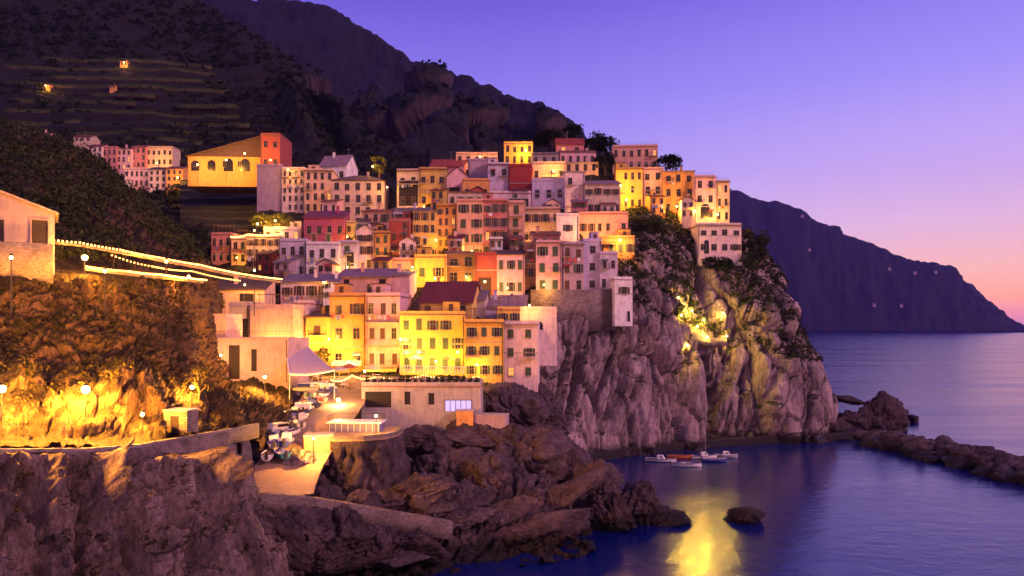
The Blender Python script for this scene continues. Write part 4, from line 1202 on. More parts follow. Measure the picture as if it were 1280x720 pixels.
B('bright red roofed house among the dark trees on the crest', 696, 730, 180, 196, 'rose', (2, 1), 'gable', 'red', D=249, dep=8, rh=2.6, ext=9)
B('long rose house beneath the bright red roofed house', 700, 745, 190, 208, 'pink', (5, 1), 'gable', 'terra', D=243, dep=8, rh=1.2, ext=8)
B('yellow lit terrace house between the blood red wall and the tall white tower', 665, 707, 205, 230, 'beige', (4, 1), 'flat', 'terra', D=231, dep=8, feat='rail balc:.35:.3:.9', ext=7)
B('lilac pink house with three dark windows below the yellow lit terrace house', 665, 707, 226, 258, 'lilac', (3, 1), 'flat', 'pale', D=219, dep=9, ext=7, sh='brown', wsize=(1.1, 2.0))
B('tall blank white pink tower house right of centre', 706, 731, 215, 264, 'pinkwhite', (2, 2), 'hip', 'pale', D=217, dep=9, rh=1.2, skip=((0, 0), (1, 0), (1, 1)), ext=7)
B('beige house with small arched windows and a mauve roof, beside the tall blank tower', 731, 775, 230, 270, 'beige', (4, 2), 'shed', 'mauve', D=214.5, dep=9, rh=2.4, sh='brown', ext=6)
B('small house with a pale roof and yellow windows above the tall blank tower', 706, 748, 203, 216, 'peach', (4, 1), 'shed', 'pale', D=236, dep=8, rh=1.4, ext=8)
# ---- centre right
B('wide white salmon house with a terrace door above the lilac tower', 652, 700, 262, 306, 'cream', (4, 2), 'flat', 'terra', D=204, dep=9, sh='brown', feat='rail', ext=6)
B('small bright white cube house in front of the wide salmon terrace', 696, 724, 270, 300, 'white', (1, 1), 'flat', 'pale', D=202, dep=8, wsize=(1.1, 1.5), ext=6)
B('orange terrace house with glowing lamps under its long upper wall', 724, 785, 268, 300, 'salmon', (6, 1), 'flat', 'terra', D=205, dep=8, ext=7, sh='brown')
B('burnt orange lit balcony house at the right edge of the centre', 746, 793, 298, 322, 'orange', (4, 1), 'flat', 'brown', D=199, dep=7, ext=5, feat='rail awn:.1:.5:.7')
B('pinkish tall house with two navy windows above the stone retaining wall', 670, 702, 304, 366, 'pink', (2, 3), 'flat', 'terra', D=177, dep=9, ext=3, sh='green')
B('pale mauve tall house with square windows right of the pinkish tall house', 702, 730, 306, 366, 'mauve', (2, 3), 'flat', 'slate', D=177.5, dep=9, ext=3)
B('lilac house stepping down to the right above the stone retaining wall', 729, 752, 302, 366, 'lilac', (1, 3), 'flat', 'pale', D=180, dep=9, ext=3, wsize=(1.1, 1.6), sh='plain')
B('lower lilac wing at the end of the stone retaining wall', 750, 772, 318, 366, 'lilac', (2, 2), 'flat', 'slate', D=179, dep=9, ext=3, sh='plain')
B('narrow bright lilac white tower with one slit window above the bare cliff', 768, 791, 350, 402, 'white', (1, 2), 'flat', 'slate', D=176, dep=7, ext=1, skip=((0, 0),), feat='open:.7:.85:.0:.25', yaw=8, name='tower_house')
B('terracotta roofed small house between the white salmon house and the pinkish tall house', 664, 700, 294, 312, 'rose', (3, 1), 'shed', 'terra', D=190, dep=7, rh=1.6, ext=5)
# ---- the ridge to the right
B('castle like tall house with many pink openings on the crest, upper half', 766, 822, 184, 214, 'salmon', (6, 2), 'flat', 'terra', D=238, dep=11, sh='brown', feat='rail ant', ext=4)
B('floodlit yellow lower front below the castle like tall house', 770, 803, 212, 262, 'yellow', (4, 3), 'flat', 'terra', D=229, dep=8, sh='brown', ext=5)
B('orange grey house with a dark arch right of the floodlit yellow front', 803, 829, 212, 264, 'peach', (2, 3), 'flat', 'terra', D=229.5, dep=8, feat='arch:.45:.1:2.2:4.5', ext=5)
B('orange brown ridge house with a flat dark roof slab and lit foot', 829, 868, 214, 268, 'amber', (3, 3), 'shed', 'brown', D=228, dep=9, rh=1.2, ext=6)
B('pink ridge house with a large round arch mark on its lower wall', 868, 895, 222, 276, 'pink', (2, 3), 'flat', 'slate', D=226, dep=9, feat='arch:.5:.05:2.6:4.2 rail', ext=7)
B('last cream house at the right end of the ridge, lit yellow at its foot', 895, 912, 228, 278, 'cream', (2, 3), 'flat', 'brown', D=226.5, dep=9, ext=7, feat='rail')
B('detached pink white house with a red arched door alone on the cliff edge', 872, 927, 282, 318, 'pinkwhite', (4, 2), 'flat', 'terra', D=212, dep=9, sh='brown', feat='arch:.2:.03:1.3:3.6', ext=3, wsize=(1.3, 1.5))
# ---- fillers behind, on streets between the rows
B('weathered stone house in the street behind the salmon apartment house', 560, 604, 240, 262, 'beige', (4, 1), 'shed', 'terra', D=208, dep=8, rh=1.4, ext=6)
B('row house with a tiled roof right behind the brick orange slice house', 452, 498, 264, 300, 'salmon', (4, 2), 'shed', 'terra', D=205, dep=8, rh=1.6, ext=6)
B('bluish roofed low house under the ochre villa', 492, 536, 262, 282, 'lilac', (3, 1), 'shed', 'slate', D=204, dep=7, rh=1.4, ext=6)
B('grey white house in the lane right of the lilac white house', 612, 664, 242, 264, 'pinkwhite', (5, 1), 'flat', 'terra', D=212, dep=7, ext=6, feat='rail')
# ---- harbour front buildings
B('long low boathouse with a roof terrace and dark openings on the harbour rock', 452, 601, 484, 520, 'grey', (0, 0), 'flat', 'terra', D=122, dep=9, ext=7, ledge=False, name='boathouse', cat='boathouse', feat='open:.03:.25:.3:.85 open:.36:.41:.4:.85 open:.56:.61:.4:.8', group='harbour buildings')
B('mauve concrete harbour building with two tall dark doorways above the lamp lit rock', 270, 362, 424, 474, 'mauve', (0, 0), 'flat', 'mauve', D=126, dep=9, ext=4, yaw=-6, ledge=False, group='harbour buildings', feat='open:.16:.32:.0:.85 open:.48:.56:.2:.75 norail')
B('slim peach stair tower left of the mauve concrete harbour building', 252, 282, 398, 478, 'peach', (0, 0), 'flat', 'pale', D=128, dep=8, ext=5, group='harbour buildings')
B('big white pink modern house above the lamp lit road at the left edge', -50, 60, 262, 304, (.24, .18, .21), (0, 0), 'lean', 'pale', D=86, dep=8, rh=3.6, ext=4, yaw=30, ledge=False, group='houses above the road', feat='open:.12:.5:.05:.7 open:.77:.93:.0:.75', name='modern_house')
# ---- hamlet far left
hx = [('rose far house with a ragged roof, topmost of the hamlet on the left', 38, 54, 166, 186, 'pink', 360), ('small pale far house below the ragged roofed one', 54, 68, 176, 192, 'white', 352),
      ('pale pink far house at the left of the hamlet row', 72, 94, 191, 210, 'pinkwhite', 340), ('rose far house second along the hamlet row', 94, 110, 187, 209, 'rose', 342),
      ('tall pink white far house in the middle of the hamlet', 110, 128, 183, 216, 'pinkwhite', 336), ('far house with crimson balconies in the middle of the hamlet', 128, 146, 185, 216, 'rose', 337),
      ('coral pink far house right of the crimson balconies', 146, 164, 186, 213, 'pink', 338), ('bright coral far house left of the yellow lit far house', 164, 182, 184, 210, 'rose', 340),
      ('yellow lit far house with a long pale roof', 182, 216, 185, 208, 'beige', 342), ('small pale far house near the lamp at the hamlet foot', 134, 156, 226, 240, 'white', 312),
      ('long low pink far house in the lower hamlet row', 156, 186, 212, 234, 'pink', 318), ('white pink far house in the lower hamlet row', 186, 208, 212, 236, 'pinkwhite', 316),
      ('orange lit far house at the right end of the hamlet', 208, 228, 211, 236, 'orange', 314), ('pink grey far house stepping down at the left of the hamlet', 96, 116, 208, 226, 'mauve', 320),
      ('small white far house beneath the tall pink white far house', 114, 134, 216, 232, 'pinkwhite', 318), ('tiny cream far house above the hamlet with a lit front', 92, 114, 171, 177, 'beige', 372)]
for lb, a, b_, t, bt, c_, d_ in hx:
    B(lb, a, b_, t, bt, c_, (max(2, (b_ - a) // 6), max(1, (bt - t) // 8)), random.Random(lb).choice(['gable', 'shed', 'flat']), random.Random(lb + 'x').choice(['terra', 'brown', 'maroon']), D=d_, dep=8, ext=10, group='houses of the far hamlet', sh='brown', detail=False, rh=1.6)
for lb, a, b_, t, bt, d_ in [('lone lit cottage high on the terraced hillside', 150, 159, 77, 82, 520), ('lone orange lit cottage on the terraces at the far left', 53, 62, 106, 110.5, 470), ('lone dim red cottage on the terraces', 137, 144, 107, 111, 472)]:
    h_ = hit((a + b_) / 2, bt)
    B(lb, a, b_, t, bt, 'orange', (2, 1), 'gable', 'brown', D=h_.y - 1, dep=6, rh=.9, ext=6, group='lone cottages on the hillside', detail=False)
for i, (px, py, lb) in enumerate([(1003, 269, 'tiny pale house just below the step of the far headland crest'), (1012, 311, 'tiny pale house on the shaded face of the far headland'), (1112, 335, 'leftmost tiny pale house of the headland row'), (1144, 340, 'middle tiny pale house of the headland row'), (1170, 339, 'rightmost tiny pale house of the headland row'), (1093, 380, 'tiny lamp lit house low on the far headland, left'), (1127, 381, 'tiny lamp lit house low on the far headland, right')]):
    h_ = hit(px, py)
    B(lb, px - 1.6, px + 1.8, py - .6, py + .6, 'mauve', (2, 1), 'gable', 'terra', D=h_.y - 25, dep=14, ext=14, rh=4, group='tiny houses on the far headland', detail=False, wsize=(3, 4))


# ---- small houses stepped in front of the rows
for lb, a, b_, t, bt, D_, c_, rf, rc_ in [
 ('little pink lean to house in front of the peach topped tenement', 402, 422, 252, 270, 221, 'pink', 'shed', 'terra'),
 ('little grey lean to house in front of the small cream annex', 446, 462, 276, 294, 202, 'grey', 'shed', 'brown'),
 ('little white gabled house in front of the dark red slice house', 500, 520, 302, 330, 184, 'pinkwhite', 'gablef', 'terra'),
 ('little peach house stepped in front of the orange apartment slice', 560, 578, 298, 324, 185.5, 'peach', 'shed', 'maroon'),
 ('little pale house stepped in front of the tall rose apartment house', 612, 628, 300, 322, 185.5, 'white', 'flat', 'terra'),
 ('little yellow house stepped in front of the long balcony villa', 538, 556, 238, 264, 219.5, 'yellow', 'shed', 'terra'),
 ('little red gabled house below the pink house with a round gable', 588, 606, 238, 254, 213.5, 'darkred', 'gablef', 'brown'),
 ('little cream house below the blank blood red side wall', 640, 660, 238, 262, 212, 'cream', 'shed', 'maroon'),
 ('little peach gabled house below the lilac pink house', 682, 700, 254, 276, 208, 'peach', 'gablef', 'terra'),
 ('little rose house at the foot of the tall blank white pink tower', 714, 734, 252, 272, 209, 'rose', 'shed', 'slate'),
 ('little white house at the foot of the beige house with arched windows', 752, 770, 256, 276, 208.5, 'pinkwhite', 'shed', 'terra'),
 ('little violet house stepped in front of the pale violet terraced house', 342, 362, 328, 350, 180, 'mauve', 'shed', 'slate'),
 ('little pink house between the mauve white arches and the wide mauve roof', 396, 416, 330, 354, 178.5, 'pink', 'gablef', 'brown'),
 ('little ochre house below the brick orange slice house', 466, 486, 326, 350, 178, 'ochre', 'shed', 'maroon'),
 ('little brown house below the pale salmon house with green balconies', 638, 654, 298, 322, 185.5, 'brown', 'shed', 'terra'),
 ('little orange house at the foot of the orange grey arch house', 812, 832, 246, 268, 223, 'orange', 'shed', 'brown'),
 ('little cream house at the foot of the pink ridge house', 852, 868, 250, 272, 221, 'cream', 'gablef', 'terra'),
 ('little dark red house in front of the cream tenement with string lights', 320, 338, 318, 340, 189, 'darkred', 'shed', 'brown'),
 ('little white house left of the house with a wide mauve sloping roof', 404, 424, 352, 374, 160.5, 'white', 'shed', 'slate')]:
    B(lb, a, b_, t, bt, c_, (2, 2 if bt - t > 19 else 1), rf, rc_, D=D_, dep=4.2, ext=3, rh=1.1, yaw=random.Random(lb).uniform(-12, 12))

# ---- the ground of the village, passing just behind every house front
vcrest = li([230, 300, 330, 350, 420, 480, 520, 560, 610, 650, 700, 760, 790, 830, 880, 930], [330, 300, 262, 232, 222, 238, 222, 214, 205, 196, 190, 190, 206, 226, 262, 285])
vcols = []
for px in range(225, 925, 10):
    pts = []
    for (lb, x0, x1, yt, yb, a_, k_) in PEND:
        d_ = k_.get('D') or Dv(yb)
        if x0 - 5 <= px <= x1 + 5 and d_ < 252 and yb > 190 and px > 255 and k_.get('group') not in ('harbour buildings',): pts.append((d_ + 1.3, yb))
    py0 = li([225, 300, 330, 420, 600, 628, 640, 665, 700, 780, 830, 925], [505, 508, 512, 500, 500, 490, 470, 404, 398, 395, 300, 300])(px)
    d0 = li([225, 420, 600, 628, 640, 665, 700, 780, 830, 925], [131, 131, 133, 147, 158, 175, 180, 184, 222, 226])(px)
    keep = [(d0, py0)]
    for d_, y_ in sorted(pts):
        if y_ < keep[-1][1] - 3 and d_ > keep[-1][0] + 1: keep.append((d_, y_))
    pc = vcrest(px)
    while keep[-1][1] > pc + 12: keep.append((max(Dv(keep[-1][1] - 10) + 1.3, keep[-1][0] + 4.0), keep[-1][1] - 10))
    c = [(px, py0 + 60, d0 - 3)] + [(px, y_, d_) for d_, y_ in keep]
    d = keep[-1][0]; pc = keep[-1][1]
    c.append((px, HY - (HY - pc) * d / (d + 8), d + 8)); c.append((px, HY - (HY - pc) * .8 * d / (d + 25), d + 25)); c.append((px, HY + 0, d + 75))
    vcols.append(c)
def vd_(P): return 0.4 * fbm(P / 4.0, 5, 61) + 0.25 * fbm(P / 1.3, 3, 62)
loft('village_hillside', vcols, 420, 260, vd_, mat=M['villageground'], index=False, smooth_passes=0)
for (lb, x0, x1, yt, yb, a_, k_) in PEND: building(lb, x0, x1, yt, yb, *a_, **k_)

# ---- retaining wall and the stone works
def wall_strip(name, label, cat, pts, h_top, h_bot, th, mat, group=None, cap=None):
    """pts: world (x,y,ztop) polyline"""
    assert label not in LABELS; LABELS.add(label)
    V = []; n = len(pts)
    for i, (x, y, z) in enumerate(pts):
        p = Vector(pts[min(i + 1, n - 1)]) - Vector(pts[max(i - 1, 0)]); nx, ny = -p.y, p.x; l = math.hypot(nx, ny) or 1; nx /= l; ny /= l
        V += [(x, y, z - h_bot), (x, y, z + h_top), (x + nx * th, y + ny * th, z + h_top), (x + nx * th, y + ny * th, z - h_bot)]
    Q = []
    for i in range(n - 1):
        a = i * 4; b = a + 4
        for k in range(4): Q.append((a + k, b + k, b + (k + 1) % 4, a + (k + 1) % 4))
    Q.append((0, 1, 2, 3)); e = (n - 1) * 4; Q.append((e + 3, e + 2, e + 1, e))
    o = obj(name, mesh_np(name, V, Q, mat)); tag(o, label, cat, group)
    return o
stone_m = masonry((0.32, 0.24, 0.225), 1.2)
M['rubble'] = stone_m
M['seawall'] = masonry((.24, .175, .165), 1.5)
wall_strip('retaining_wall', 'tall pale stone retaining wall under the pinkish and lilac tall houses', 'wall', [W(664, 364, 175), W(700, 364, 175.5), W(735, 364, 177), W(774, 362, 178)], .3, 9, 1.0, stone_m)
wall_strip('parapet_wall', 'long low path parapet along the top of the foreground cliff', 'wall', [W(px, py, d) for px, py, d in [(-160, 569, 51.2), (-60, 568, 54.2), (40, 567, 58), (110, 566, 61), (175, 561, 65), (235, 550, 71), (285, 541, 78), (324, 533, 86)]], .35, 1.2, .4, M['masonry'])
wall_strip('sea_wall', 'curved stone wall running from the ramp down to the slanted sea rocks', 'wall', [W(px, py, d) for px, py, d in [(286, 624, 83.5), (330, 620, 84.5), (380, 623, 86), (430, 631, 88), (480, 640, 90), (530, 648, 92), (566, 654, 93.5)]], .15, 2.0, 1.6, M['seawall'])
# buttressed wall at the left side of the ramp
for i, (px, d) in enumerate([(232, 70.5), (252, 73.5), (270, 76.5), (288, 79.5), (306, 83)]):
    x, y, z = W(px, li([232, 306], [556, 541])(px), d - 2.2)
    m = MB(); m.prism([(-.8, -6), (.9, -6), (.4, -1.0), (-.4, -1.0)], -.9, 2.0)
    o = m.build('buttress', M['rubble'], None, (x, y, z), (0, 0, R(30)))
    tag(o, 'tapered stone buttress against the retaining wall left of the ramp', 'buttress', 'row of tapered buttresses')

# dry-stone terrace walls following the contours of the left hillside
def contours():
    o_ = BV[3]
    g = random.Random(4)
    for k, z in enumerate(range(92, 196, 8)):
        run = []
        for i in range(90):
            x = -430 + i * 5.2
            r = o_.ray_cast(Vector((x, 60, z + 1.5 * math.sin(i * .21 + k))), Vector((0, 1, 0)))
            ok = r[0] is not None and r[0].y < 640 and 0 < (x * 1000 / r[0].y + 640) < 345 - (k * 6)
            if ok and run and abs(r[0].y - run[-1][1]) > 22: ok = False
            if ok and g.random() > .04: run.append((x, r[0].y - .8, r[0].z))
            else:
                if len(run) > 6: emit(run)
                run = []
        if len(run) > 6: emit(run)
def emit(run):
    V = []; n = len(run)
    for x, y, z in run: V += [(x, y - .6, z - 1.2), (x, y - .4, z + 1.5), (x, y + 3.2, z + 1.6), (x, y + 4.5, z - 1.2)]
    Q = [(i * 4 + k, i * 4 + 4 + k, i * 4 + 4 + (k + 1) % 4, i * 4 + (k + 1) % 4) for i in range(n - 1) for k in range(4)] + [(0, 1, 2, 3), ((n - 1) * 4 + 3, (n - 1) * 4 + 2, (n - 1) * 4 + 1, (n - 1) * 4)]
    o = obj('terrace_wall', mesh_np('terrace_wall', V, Q, M['terrace']))
    tag(o, 'dry stone terrace wall following the contour of the dark left hillside', 'wall', 'terrace walls of the left hillside')
M['terrace'] = rock_mat('terrace_stone', (0.03, 0.025, 0.012), (0.14, 0.11, 0.07), (0.02, 0.015, 0.012), moss=(0.035, 0.055, 0.010), mossamt=.85, scl=.8)
contours()
# =================================================================== rocks
import bmesh
_ico = {}
def ico(n):
    if n not in _ico:
        bm = bmesh.new(); bmesh.ops.create_icosphere(bm, subdivisions=n, radius=1)
        V = np.array([v.co[:] for v in bm.verts]); Fq = np.array([[v.index for v in f.verts] for f in bm.faces]); bm.free()
        V /= np.linalg.norm(V, axis=1, keepdims=True)
        _ico[n] = (V, Fq)
    return _ico[n]


def rock_mesh(size, seed, mat, n=5, planes=16, rough=.75, rot=(0, 0, 0)):
    V, Fq = ico(n); g = np.random.default_rng(seed)
    pn = g.normal(size=(planes, 3)); pn /= np.linalg.norm(pn, axis=1, keepdims=True)
    pd = 0.62 + 0.35 * g.random(planes)
    dt = V @ pn.T
    r = np.where(dt > 0.05, pd / np.maximum(dt, 0.05), 9).min(1)
    r = np.minimum(r, 1.25)
    P = V * r[:, None] * np.array(size)
    Rm = np.array(Matrix.Rotation(R(rot[2]), 3, 'Z') @ Matrix.Rotation(R(rot[1]), 3, 'Y') @ Matrix.Rotation(R(rot[0]), 3, 'X'))
    P = P @ Rm.T
    s = min(size)
    off = seed * 7.3
    d = rough * s * (0.22 * fbm((P + off) / (s * .9), 5, seed, .55, True) + .10 * fbm((P + off) / (s * .25), 4, seed + 2, .6))
    f1, f2, ii = worley((P + off) / (s * .55), seed)
    d += rough * s * (.22 * (ii - .5) - .12 * np.exp(-((f2 - f1) / .1) ** 2))
    sn = g.normal(size=3) * np.array([.5, .5, 1.0]); sn /= np.linalg.norm(sn)
    sp_ = ((P @ sn) + .25 * s * fbm((P + off) / s, 3, seed + 4)) / (s * .34)
    d += rough * s * .17 * ((sp_ - np.floor(sp_)) - .5)
    P = P + V * d[:, None]
    return mesh_np('rock', P, Fq, mat)


def rock(label, px, py, D, size, seed, rot=(0, 0, 0), mat='rock', n=5, planes=14, group=None, name='rock', rough=.8):
    n = 6 if (n == 5 and max(size) > 3) else n
    assert label not in LABELS, label
    LABELS.add(label)
    o = obj(name, rock_mesh(size, seed, M[mat], n, planes, rough, rot), None, W(px, py, D))
    tag(o, label, 'rock', group or 'rocks of the harbour shore')
    return o
# middle rock masses between the ramp and the cove
rock('big rounded brown rock left below the orange lit wall', 560, 592, 112, (6.2, 4.5, 4.2), 3)
rock('tall cracked rock hump in the centre of the harbour shore', 656, 582, 118, (6.4, 4.6, 4.6), 5)
rock('rock shoulder rising right beside the tall cracked hump', 708, 588, 121, (3.6, 5, 5.6), 8)
rock('squat rock below the tall cracked hump, above the dark cleft', 610, 604, 109, (3.8, 4, 3.4), 12)
rock('rust brown flat topped rock behind the big rounded brown rock', 602, 548, 120, (6, 4.5, 2.4), 14, (0, 12, 0))
rock('grey boulder lying right of the round bastion', 524, 618, 98, (4.2, 3.5, 2.6), 17, (0, -8, 0))
rock('small reddish boulder in front of the round bastion', 540, 636, 96, (2.4, 2, 1.6), 19)
rock('long slanted slab with a pale upper edge, lowest on the shore', 640, 664, 101, (9.0, 2.4, 1.7), 23, (20, -17, 8))
rock('slanted slab leaning above the lowest slab', 560, 650, 98, (5.5, 2.2, 1.7), 27, (15, -14, 0))
rock('upright slanted slab pointing up to the right by the cove', 700, 624, 107, (6.4, 2.6, 1.9), 29, (25, -34, 0))
rock('short tilted slab with a rust red top in the dark cleft', 664, 622, 109, (3.2, 2, 1.2), 31, (10, -20, 0))
rock('low slab touching the water right of the lowest slab', 690, 668, 102, (5.4, 2.4, 1.8), 33, (15, -16, 0))
rock('black slanted slab at the left end of the shore rocks', 520, 668, 96, (4.4, 2.2, 1.4), 37, (12, -10, 0))
rock('steep rock fin right of the upright slanted slab', 742, 618, 112, (3.6, 3, 4.4), 39, (0, -18, 0))
rock('dark rock knob with a pale top above the cove tip', 792, 628, 115, (4.0, 3.2, 2.8), 41, mat='darkrock')
rock('black low rock tongue reaching right into the cove', 820, 650, 115, (4.4, 3.0, 1.9), 43, (0, 10, 0), mat='darkrock')
rock('dark rock joining the fin and the pale topped knob', 762, 644, 112, (4.6, 3.2, 2.6), 45, mat='darkrock')
rock('lone round dark rock standing in the yellow reflection', 926, 646, 116, (2.5, 2.2, 1.7), 47, mat='darkrock', group='rocks in the cove')
rock('flat brown rock shelf at the bottom edge of the photo', 400, 708, 88, (8.5, 3.4, .95), 51, (0, -4, 6), mat='darkrock', group='rocks in the cove')
rock('smaller flat rock shelf left of the bottom brown shelf', 296, 716, 85, (5.5, 2.6, .9), 53, (0, 0, -8), mat='darkrock', group='rocks in the cove')
rock('thin wet rock ledge between the sea wall and the bottom shelf', 470, 690, 93, (5, 1.6, .7), 55, (0, -6, 0), mat='darkrock', group='rocks in the cove')
rock('big flat topped sea stack beyond the end of the quay', 1104, 533, 217, (7.0, 6, 8.2), 61, mat='darkrock', group='rocks at the breakwater root')
rock('sloping dark rock between the cliff and the flat topped sea stack', 1066, 536, 214, (6.5, 6, 6.2), 63, (0, 20, 0), mat='darkrock', group='rocks at the breakwater root')
rock('small dark rock peeking out right of the sea stack', 1136, 524, 238, (2.4, 3, 1.6), 65, mat='darkrock', group='rocks at the breakwater root')
rock('dark low rock against the foot of the cliff tip', 1046, 548, 206, (4.4, 4, 3.8), 67, mat='darkrock', group='rocks at the breakwater root')
rock('thin dark ledge rock above the cliff tip', 1062, 500, 226, (3.6, 3, 1.1), 68, (0, 8, 0), mat='darkrock', group='rocks at the breakwater root')
rock('pale pinkish flat slab at the root of the breakwater', 1114, 549, 206, (5.4, 2.6, 1.4), 69, (0, 6, 0), mat='cliff', group='rocks at the breakwater root')
for lb, px, py, D, sz, sd, rt in [('dark shore rock under the left end of the curved sea wall', 338, 672, 83.5, (4.2, 2.2, 3.4), 81, (0, 15, 0)), ('second dark shore rock under the curved sea wall', 384, 668, 86.0, (3.6, 2.2, 3.0), 83, (0, -12, 0)),
        ('third dark shore rock under the curved sea wall, with a pale crest', 424, 676, 87.5, (3.4, 2.4, 3.0), 85, (0, 10, 0)), ('fourth shore rock under the curved sea wall, leaning left', 468, 680, 89.5, (3.6, 2.2, 2.6), 87, (0, -14, 0)),
        ('shore rock beneath the far end of the curved sea wall', 516, 684, 91.5, (3.4, 2.4, 2.2), 89, (0, 8, 0)), ('brown rock between the foreground cliff and the sea wall', 306, 656, 82.5, (3.0, 2.4, 3.6), 91, (0, 20, 0)),
        ('low black rock below the second sea wall rock', 404, 694, 85.5, (3.8, 2.0, 1.2), 93, (0, -6, 0)), ('low black rock below the fourth sea wall rock', 492, 698, 89, (3.8, 2.0, 1.0), 95, (0, -8, 0))]:
    rock(lb, px, py, D, sz, sd, rt, mat='darkrock' if sd % 4 == 1 else 'rock')
for lb, px, py, D, sz, sd, rt in [('brown rock mass below the pink white house at the foot of the cliff', 632, 512, 137, (5.4, 4.0, 4.6), 121, (0, 10, 0)), ('second brown rock mass right of the one below the pink white house', 668, 508, 149, (5.2, 4, 5.4), 123, (0, -14, 0)),
        ('rock at the left foot of the round bastion', 402, 630, 93.5, (2.6, 2.2, 1.8), 125, (0, 10, 0)), ('broad rock at the middle foot of the round bastion', 446, 634, 95, (3.4, 2.4, 1.9), 127, (0, -6, 0)), ('rock at the right foot of the round bastion', 492, 628, 98, (3.0, 2.4, 2.2), 129, (0, 12, 0))]:
    rock(lb, px, py, D, sz, sd, rt)
for lb, px, py, D, sz, sd, rt in [('jagged small rock on the top of the tall cracked hump', 668, 552, 119, (2.6, 2, 1.6), 101, (0, -30, 0)), ('jagged rock left of the tall cracked hump, tilted right', 626, 578, 114, (2.4, 2.2, 2.4), 103, (0, -35, 20)),
        ('broken rock at the foot of the slab wall', 636, 556, 118, (2.6, 2, 1.4), 105, (0, 20, 0)), ('narrow upright rock right of the rock shoulder', 728, 594, 116, (1.6, 2.0, 3.4), 107, (0, -25, 0)),
        ('slanted slab between the upright slab and the lowest slab', 618, 644, 101.5, (4.6, 1.8, 1.2), 109, (20, -22, 0)), ('small slab lying over the dark cleft', 584, 628, 104, (3.0, 1.6, 1.1), 111, (10, -18, 0)),
        ('broken block left of the big rounded brown rock', 530, 590, 109, (2.6, 2.2, 2.0), 113, (0, 15, 0)), ('loose block under the boathouse wall', 520, 548, 117, (3.0, 2, 1.5), 115, (0, -8, 0)), ('second loose block under the boathouse wall', 550, 556, 116, (2.4, 2, 1.3), 117, (0, 12, 0))]:
    rock(lb, px, py, D, sz, sd, rt)
rock('boulder lying on the lower ramp with a dark hollow', 376, 580, 94.5, (2.6, 1.8, 1.5), 71, (0, 10, 0), mat='cliff')
# breakwater: individual boulders, copies of ten shapes
bw = [rock_mesh((g_.uniform(.9, 1.4), g_.uniform(.8, 1.2), g_.uniform(.7, 1.0)), 200 + i, M['darkrock'] if i % 3 else M['rock'], 3, 12, .45) for i, g_ in enumerate([random.Random(i) for i in range(10)])]
g = random.Random(5)
nb_ = 0
for i in range(280):
    t = g.random() ** .8; u = g.random()
    # centre line of the mole in pixels, on the water plane
    px = 1072 + 241 * t; pyf = li([1072, 1098, 1140, 1180, 1230, 1280, 1313], [554, 560, 571, 581, 593, 605, 614])(px)
    Df = H * 1000 / (pyf - HY); x = (px - 640) * Df / 1000; y = Df
    wd = li([0, .2, .6, 1], [9, 12, 14, 13])(t)
    a = wd * u
    z = .2 + 2.2 * math.sin(math.pi * min(1, u * 1.0)) * g.uniform(.5, 1.05)
    s = g.uniform(.9, 2.3)
    o = obj('boulder', bw[g.randrange(10)], None, (x + a * .75 + g.uniform(-.8, .8), y + a * .9, z), (g.uniform(-.5, .5), g.uniform(-.5, .5), g.uniform(0, 6.28)))
    o.scale = (s * g.uniform(.9, 1.3), s, s * g.uniform(.8, 1.1))
    tag(o, 'dark angular boulder piled on the breakwater', 'boulder', 'boulders of the breakwater')
# rubble along the quay and the cliff foot
g = random.Random(8)
for i in range(46):
    px = g.uniform(735, 1050); pyf = li([735, 780, 830, 880, 940, 1000, 1050], [580, 571, 565, 560, 556, 553, 551])(px)
    Df = H * 1000 / (pyf - HY) + g.uniform(4.5, 8); s = g.uniform(.25, .7)
    o = obj('boulder', bw[g.randrange(10)], None, ((px - 640) * Df / 1000, Df, 1.9), (g.uniform(-.5, .5), 0, g.uniform(0, 6)))
    o.scale = (s, s, s); tag(o, 'small fallen boulder at the foot of the cliff beside the quay path', 'boulder', 'fallen boulders on the quay')

